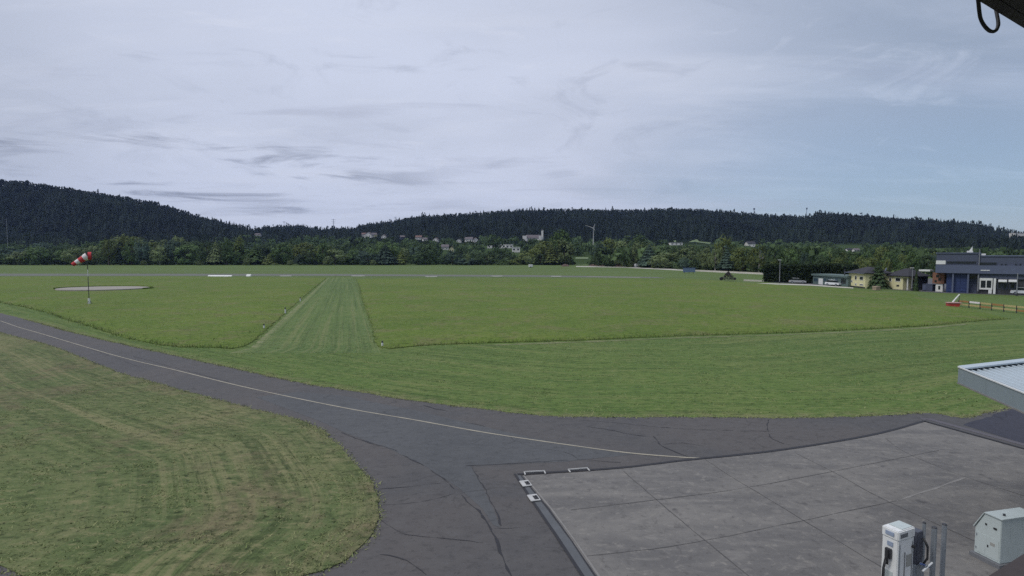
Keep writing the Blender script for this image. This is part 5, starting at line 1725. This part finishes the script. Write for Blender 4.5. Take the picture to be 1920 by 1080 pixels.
# ------------------------------------------------------------------ pale mint cabinet
F1, F2 = G(1826, 1034, .12), G(1874, 1058, .12)
u = (F2 - F1); Wc = u.length; u.normalize(); v = Vector((-u.y, u.x, 0))
if v.x < 0: v = -v
e = thing('tank_cabinet', 'pale mint sheet-metal cabinet with chamfered roof on a grey plinth', 'cabinet', (F1.x, F1.y, 0), math.atan2(u.y, u.x))
sg = 1 if Vector((-u.y, u.x, 0)).dot(v) > 0 else -1
hc, hs, dp = 1.27, .80, 1.15
q = MB(); q.prism([(0, .12), (Wc, .12), (Wc, hc), (Wc * .36, hc), (0, hs)], (1, 0, 0), (0, 0, 1), (0, 0, 0), (0, sg * dp, 0)); q.build('body', M['mint'], e, bevel=.012)
q = MB(); q.prism([(-.02, hs + .004), (Wc * .36, hc + .006), (Wc + .03, hc + .006), (Wc + .03, hc + .03), (Wc * .355, hc + .03), (-.03, hs + .03)], (1, 0, 0), (0, 0, 1), (0, -sg * .03, 0), (0, sg * (dp + .06), 0)); q.build('lid', M['mint'], e)
q = MB(); q.box((-.06, min(-sg * .08, sg * (dp + .06)), 0), (Wc + .06, max(-sg * .08, sg * (dp + .06)), .118)); q.build('plinth', M['plinth_grey'], e)
def front(x0, x1, z0, z1, t, name, mat):
    y0, y1 = sorted((-sg * t, -sg * .001))
    q = MB(); q.box((x0, y0, z0), (x1, y1, z1)); return q.build(name, M[mat], e)
front(Wc * .10, Wc * .94, .18, .70, .008, 'door', 'mint')
front(Wc * .52, Wc * .56, .42, .48, .025, 'lock', 'dark_metal')
for z_ in (.25, .60): front(Wc * .07, Wc * .10, z_, z_ + .06, .02, 'hinge', 'steel')
front(Wc * .62, Wc * .80, .50, .58, .011, 'notice', 'marker_grey')
front(Wc * .72, Wc * .84, .96, 1.0, .02, 'vent', 'black')
front(Wc * .40, Wc * .46, .98, 1.02, .02, 'vent', 'black')
q = MB(); q.tube([(Wc * .8, sg * .25, hc + .031), (Wc * .8, sg * .25, hc + .08)], .03, 10); q.build('breather', M['dark_metal'], e)
# lower green box at the frame edge
p = G(1916, 1046, .0)
e = thing('meter_box', 'small mint meter box close behind the timber rail', 'cabinet', (p.x, p.y, 0), math.atan2(u.y, u.x))
q = MB(); q.box((-.25, 0, .05), (.25, .5, .55)); q.build('body', M['mint'], e, bevel=.01)
q = MB(); q.box((-.28, -.03, .552), (.28, .53, .6)); q.build('lid', M['mint'], e)
q = MB(); q.box((-.2, -.015, .12), (.2, -.002, .48)); q.build('door', M['mint'], e)

# ------------------------------------------------------------------ white plates and brackets at the apron's corner
def plate(px, py, label):
    p = G(px, py, .02)
    t = (Vector((C_.x - A_.x, C_.y - A_.y, 0))).normalized()
    e = thing('gully_cover', label, 'drain cover', (p.x, p.y, .03), math.atan2(t.y, t.x), 'white gully covers in the drain channel')
    q = MB(); q.box((-.24, -.17, 0), (.24, .17, .03)); o = q.build('frame', M['cover_grey'], e, bevel=.01)
    q = MB(); q.box((-.11, -.02, .032), (.17, .13, .036)); q.build('grate', M['black'], e)
    q = MB(); q.tube([(-.1, .08, .038), (0, .10, .065), (.12, .08, .038)], .015, 6); q.build('handle', M['dark_metal'], e)
plate(985.5, 907.5, 'white gully cover with dark slot nearer the apron corner')
plate(1001, 934.5, 'white gully cover with dark slot further from the apron corner')
def bracket(pxa, ya, pxb, yb, label):
    a, b_ = G(pxa, ya), G(pxb, yb)
    t = b_ - a; L = t.length
    e = thing('wheel_stop', label, 'wheel stop', (a.x, a.y, .026), math.atan2(t.y, t.x), 'white wheel stops on the apron edge')
    q = MB(); q.box((0, 0, 0), (L, .05, .05)); q.build('bar', M['cover_grey'], e, bevel=.01)
    for x0 in (0.0, L - .05):
        q = MB(); q.box((x0, -.22, 0), (x0 + .05, -.002, .04)); q.build('side_arm', M['cover_grey'], e, bevel=.01)
bracket(982, 888, 1022, 886, 'white U-shaped wheel stop at the very corner of the apron')
bracket(1065, 883.5, 1103, 880.5, 'white U-shaped wheel stop further along the apron edge')

# ------------------------------------------------------------------ the building the camera hangs on: eave, cable, timber rail
ZE = H + .6
ea, eb = G(1833, 0, ZE) if False else None, None
def plane_pt(px, py, z):
    d = ray(px, py); t = (z - H) / d.z
    return Vector((d.x * t, d.y * t, z))
ea, eb = plane_pt(1836, 2, ZE), plane_pt(1920, 53, ZE)
u = (eb - ea).normalized(); v = Vector((u.y, -u.x, 0))      # to the right and back, over the building
e = thing('roof_eave', 'dark timber roof eave overhead with a cable loop hanging from it', 'eave', (ea.x, ea.y, 0))
def slab(a0, a1, b0, b1, z0, z1):
    c = [u * a0 + v * b0, u * a1 + v * b0, u * a1 + v * b1, u * a0 + v * b1]
    q = MB(); q.add([w + Vector((0, 0, z0)) for w in c] + [w + Vector((0, 0, z1)) for w in c], [(0, 1, 2, 3), (4, 7, 6, 5), (0, 4, 5, 1), (1, 5, 6, 2), (2, 6, 7, 3), (3, 7, 4, 0)])
    return q
slab(-.6, 5, .03, 2.2, ZE, ZE + .03).build('soffit', M['soffit'], e)
slab(-.6, 5, 0, .028, ZE - .0, ZE + .16).build('fascia', M['soffit'], e)
slab(-.65, 5, -.03, 2.2, ZE + .162, ZE + .19).build('roofing', M['roof_dark'], e)
pts = [(1832, -12), (1834.5, 4), (1836, 20), (1839, 36), (1847, 50), (1857, 58.5), (1866, 58), (1871, 50), (1871.5, 40), (1869, 26), (1867, 15)]
P3 = []
for i, (px_, py_) in enumerate(pts):
    dd = ea.y + .12 * (i / len(pts)) - .01
    P3.append(tuple(D(px_, py_, dd)))
P3 = [Vector((a[0], a[1], 0)) for a in []] or [Vector(p_) for p_ in P3]
sm = []
for i in range(len(P3) - 1):
    p0, p1, p2, p3 = P3[max(i - 1, 0)], P3[i], P3[i + 1], P3[min(i + 2, len(P3) - 1)]
    for t in (0, .25, .5, .75):
        sm.append(.5 * ((2 * p1) + (p2 - p0) * t + (2 * p0 - 5 * p1 + 4 * p2 - p3) * t * t + (3 * p1 - p0 - 3 * p2 + p3) * t ** 3))
sm.append(P3[-1])
q = MB(); q.tube(sm, .0042, 8)
tag(q.build('cable', M['black'], smooth=True), 'black cable hanging in a loop below the dark roof eave', 'cable')
# timber rail below the camera
ZR = 6.0
ra, rb_ = G(1853, 1078, ZR), G(1920, 1036, ZR)
u = (rb_ - ra).normalized(); v = Vector((u.y, -u.x, 0))
e = thing('balcony_rail', 'dark brown timber balcony rail crossing before the mint cabinet', 'railing', (ra.x, ra.y, 0))
slab(-1.2, 3.5, 0, .14, ZR - .05, ZR).build('handrail', M['rail_wood'], e, bevel=.008)
for k in range(4): slab(-1.2, 3.5, .04, .075, ZR - .27 - .2 * k, ZR - .10 - .2 * k).build('board', M['rail_wood'], e)
for a in (.52, 2.0, -.9): slab(a, a + .09, .08, .16, ZR - 1.0, ZR - .052).build('post', M['rail_wood'], e)

# ------------------------------------------------------------------ haze: thin even air over the valley
q = MB(); q.box((-3500, -300, -2.0), (3500, 3500, 330))
hz = q.build('haze', None)
tag(hz, kind='stuff')
m = bpy.data.materials.new('haze_air'); m.use_nodes = True
nt = m.node_tree; nt.nodes.clear()
out = nt.nodes.new('ShaderNodeOutputMaterial'); pv = nt.nodes.new('ShaderNodeVolumePrincipled')
pv.inputs['Color'].default_value = (.42, .58, 1.0, 1)
pv.inputs['Density'].default_value = 6.2e-5
pv.inputs['Anisotropy'].default_value = 0.2
nt.links.new(pv.outputs[0], out.inputs['Volume'])
hz.data.materials.append(m)

# ------------------------------------------------------------------ light
SUN_EL, SUN_AZ = R(50), R(-112)          # azimuth from +Y towards +X
sd = Vector((math.sin(SUN_AZ) * math.cos(SUN_EL), math.cos(SUN_AZ) * math.cos(SUN_EL), math.sin(SUN_EL)))
sun_d = bpy.data.lights.new('sun', 'SUN'); sun = bpy.data.objects.new('sun', sun_d); COL.objects.link(sun)
sun_d.energy = 1.35; sun_d.angle = R(20); sun_d.color = (1.0, .97, .92)
sun.rotation_euler = sd.to_track_quat('Z', 'Y').to_euler()
sun.location = (0, 0, 50)

w = bpy.data.worlds.new('World'); SC.world = w
w.use_nodes = True
nt = w.node_tree
bg = nt.nodes['Background']
sky = nt.nodes.new('ShaderNodeTexSky')
sky.sky_type = 'NISHITA'; sky.sun_disc = False
sky.sun_elevation = SUN_EL; sky.sun_rotation = SUN_AZ
sky.air_density = 1.0; sky.dust_density = 1.0; sky.ozone_density = 1.5
STR = 0.1
tc = nt.nodes.new('ShaderNodeTexCoord').outputs['Generated']
sx = nt.nodes.new('ShaderNodeSeparateXYZ'); nt.links.new(tc, sx.inputs[0])
zc = math_(nt, 'ADD', math_(nt, 'MAXIMUM', sx.outputs[2], 0.0), 0.10)
cx_ = math_(nt, 'DIVIDE', sx.outputs[0], zc); cy_ = math_(nt, 'DIVIDE', sx.outputs[1], zc)
cv = nt.nodes.new('ShaderNodeCombineXYZ'); nt.links.new(cx_, cv.inputs[0]); nt.links.new(cy_, cv.inputs[1])
P_ = cv.outputs[0]
def S(c): return tuple(x / STR for x in c)
# broad sheets of cloud
n_big = noise(nt, scaled(nt, P_, (.55, .8, 1), R(20)), .55, 5, .55, .5)
n_med = noise(nt, scaled(nt, P_, (.45, 1.3, 1), R(-14)), 1.1, 7, .6, .7)
n_str = noise(nt, scaled(nt, P_, (.25, 1.0, 1), R(-8)), 1.5, 8, .62, 1.2)
def vdot(v):
    n = nt.nodes.new('ShaderNodeVectorMath'); n.operation = 'DOT_PRODUCT'
    nt.links.new(tc, n.inputs[0]); n.inputs[1].default_value = Vector(v).normalized()
    return n.outputs['Value']
glow = remap(nt, vdot((-.22, 1, .20)), .62, 1.0)         # brighter cloud ahead; its fall-off paints a mild corner darkening into the sky
cloud = mixc(nt, glow, S((.258, .296, .368)), S((.480, .520, .632)))
cloud = mixc(nt, remap(nt, n_big, .38, .66, 0, .50), cloud, S((.325, .358, .435)))
cloud = mixc(nt, remap(nt, n_med, .48, .72, 0, .5), cloud, S((.52, .55, .64)))
# overhead the cloud sheet is thinner and brighter
cloud = mixc(nt, remap(nt, sx.outputs[2], .42, .85), cloud, S((.72, .75, .86)))
# grey shreds low over the left hill and a few higher wisps
n_low = noise(nt, scaled(nt, tc, (4.2, 4.2, 30)), 1.0, 7, .6, .5)
low = math_(nt, 'MULTIPLY', math_(nt, 'MULTIPLY', remap(nt, sx.outputs[2], .215, .15), remap(nt, sx.outputs[2], .03, .08)), remap(nt, sx.outputs[0], -.02, -.36))
cloud = mixc(nt, math_(nt, 'MULTIPLY', math_(nt, 'MULTIPLY', remap(nt, n_low, .49, .66), low), .85), cloud, S((.190, .212, .275)))
n_hi = noise(nt, scaled(nt, tc, (5, 5, 16), R(10)), 1.0, 7, .62, 1.0)
cloud = mixc(nt, math_(nt, 'MULTIPLY', remap(nt, n_hi, .54, .74), .40), cloud, S((.27, .30, .38)))
cloud = mixc(nt, math_(nt, 'MULTIPLY', remap(nt, n_hi, .44, .30), .35), cloud, S((.54, .57, .66)))
cloud = mixc(nt, math_(nt, 'MULTIPLY', remap(nt, n_str, .54, .70), .30), cloud, S((.26, .28, .36)))
# blue showing through towards the right
gap = math_(nt, 'MULTIPLY', remap(nt, math_(nt, 'ADD', sx.outputs[0], math_(nt, 'MULTIPLY', math_(nt, 'SUBTRACT', n_big, .5), .6)), .08, .55), remap(nt, sx.outputs[2], .30, .03, .22, .66))
blue = mixc(nt, .45, sky.outputs[0], S((.140, .270, .425)))
col = mixc(nt, gap, cloud, blue)
nt.links.new(col, bg.inputs['Color'])
bg.inputs['Strength'].default_value = STR

SC.view_settings.view_transform = 'Standard'
SC.view_settings.look = 'None'
SC.view_settings.exposure = 0.38
SC.view_settings.gamma = 1.0
SC.cycles.volume_bounces = 0
SC.cycles.max_bounces = 6
SC.cycles.use_denoising = False
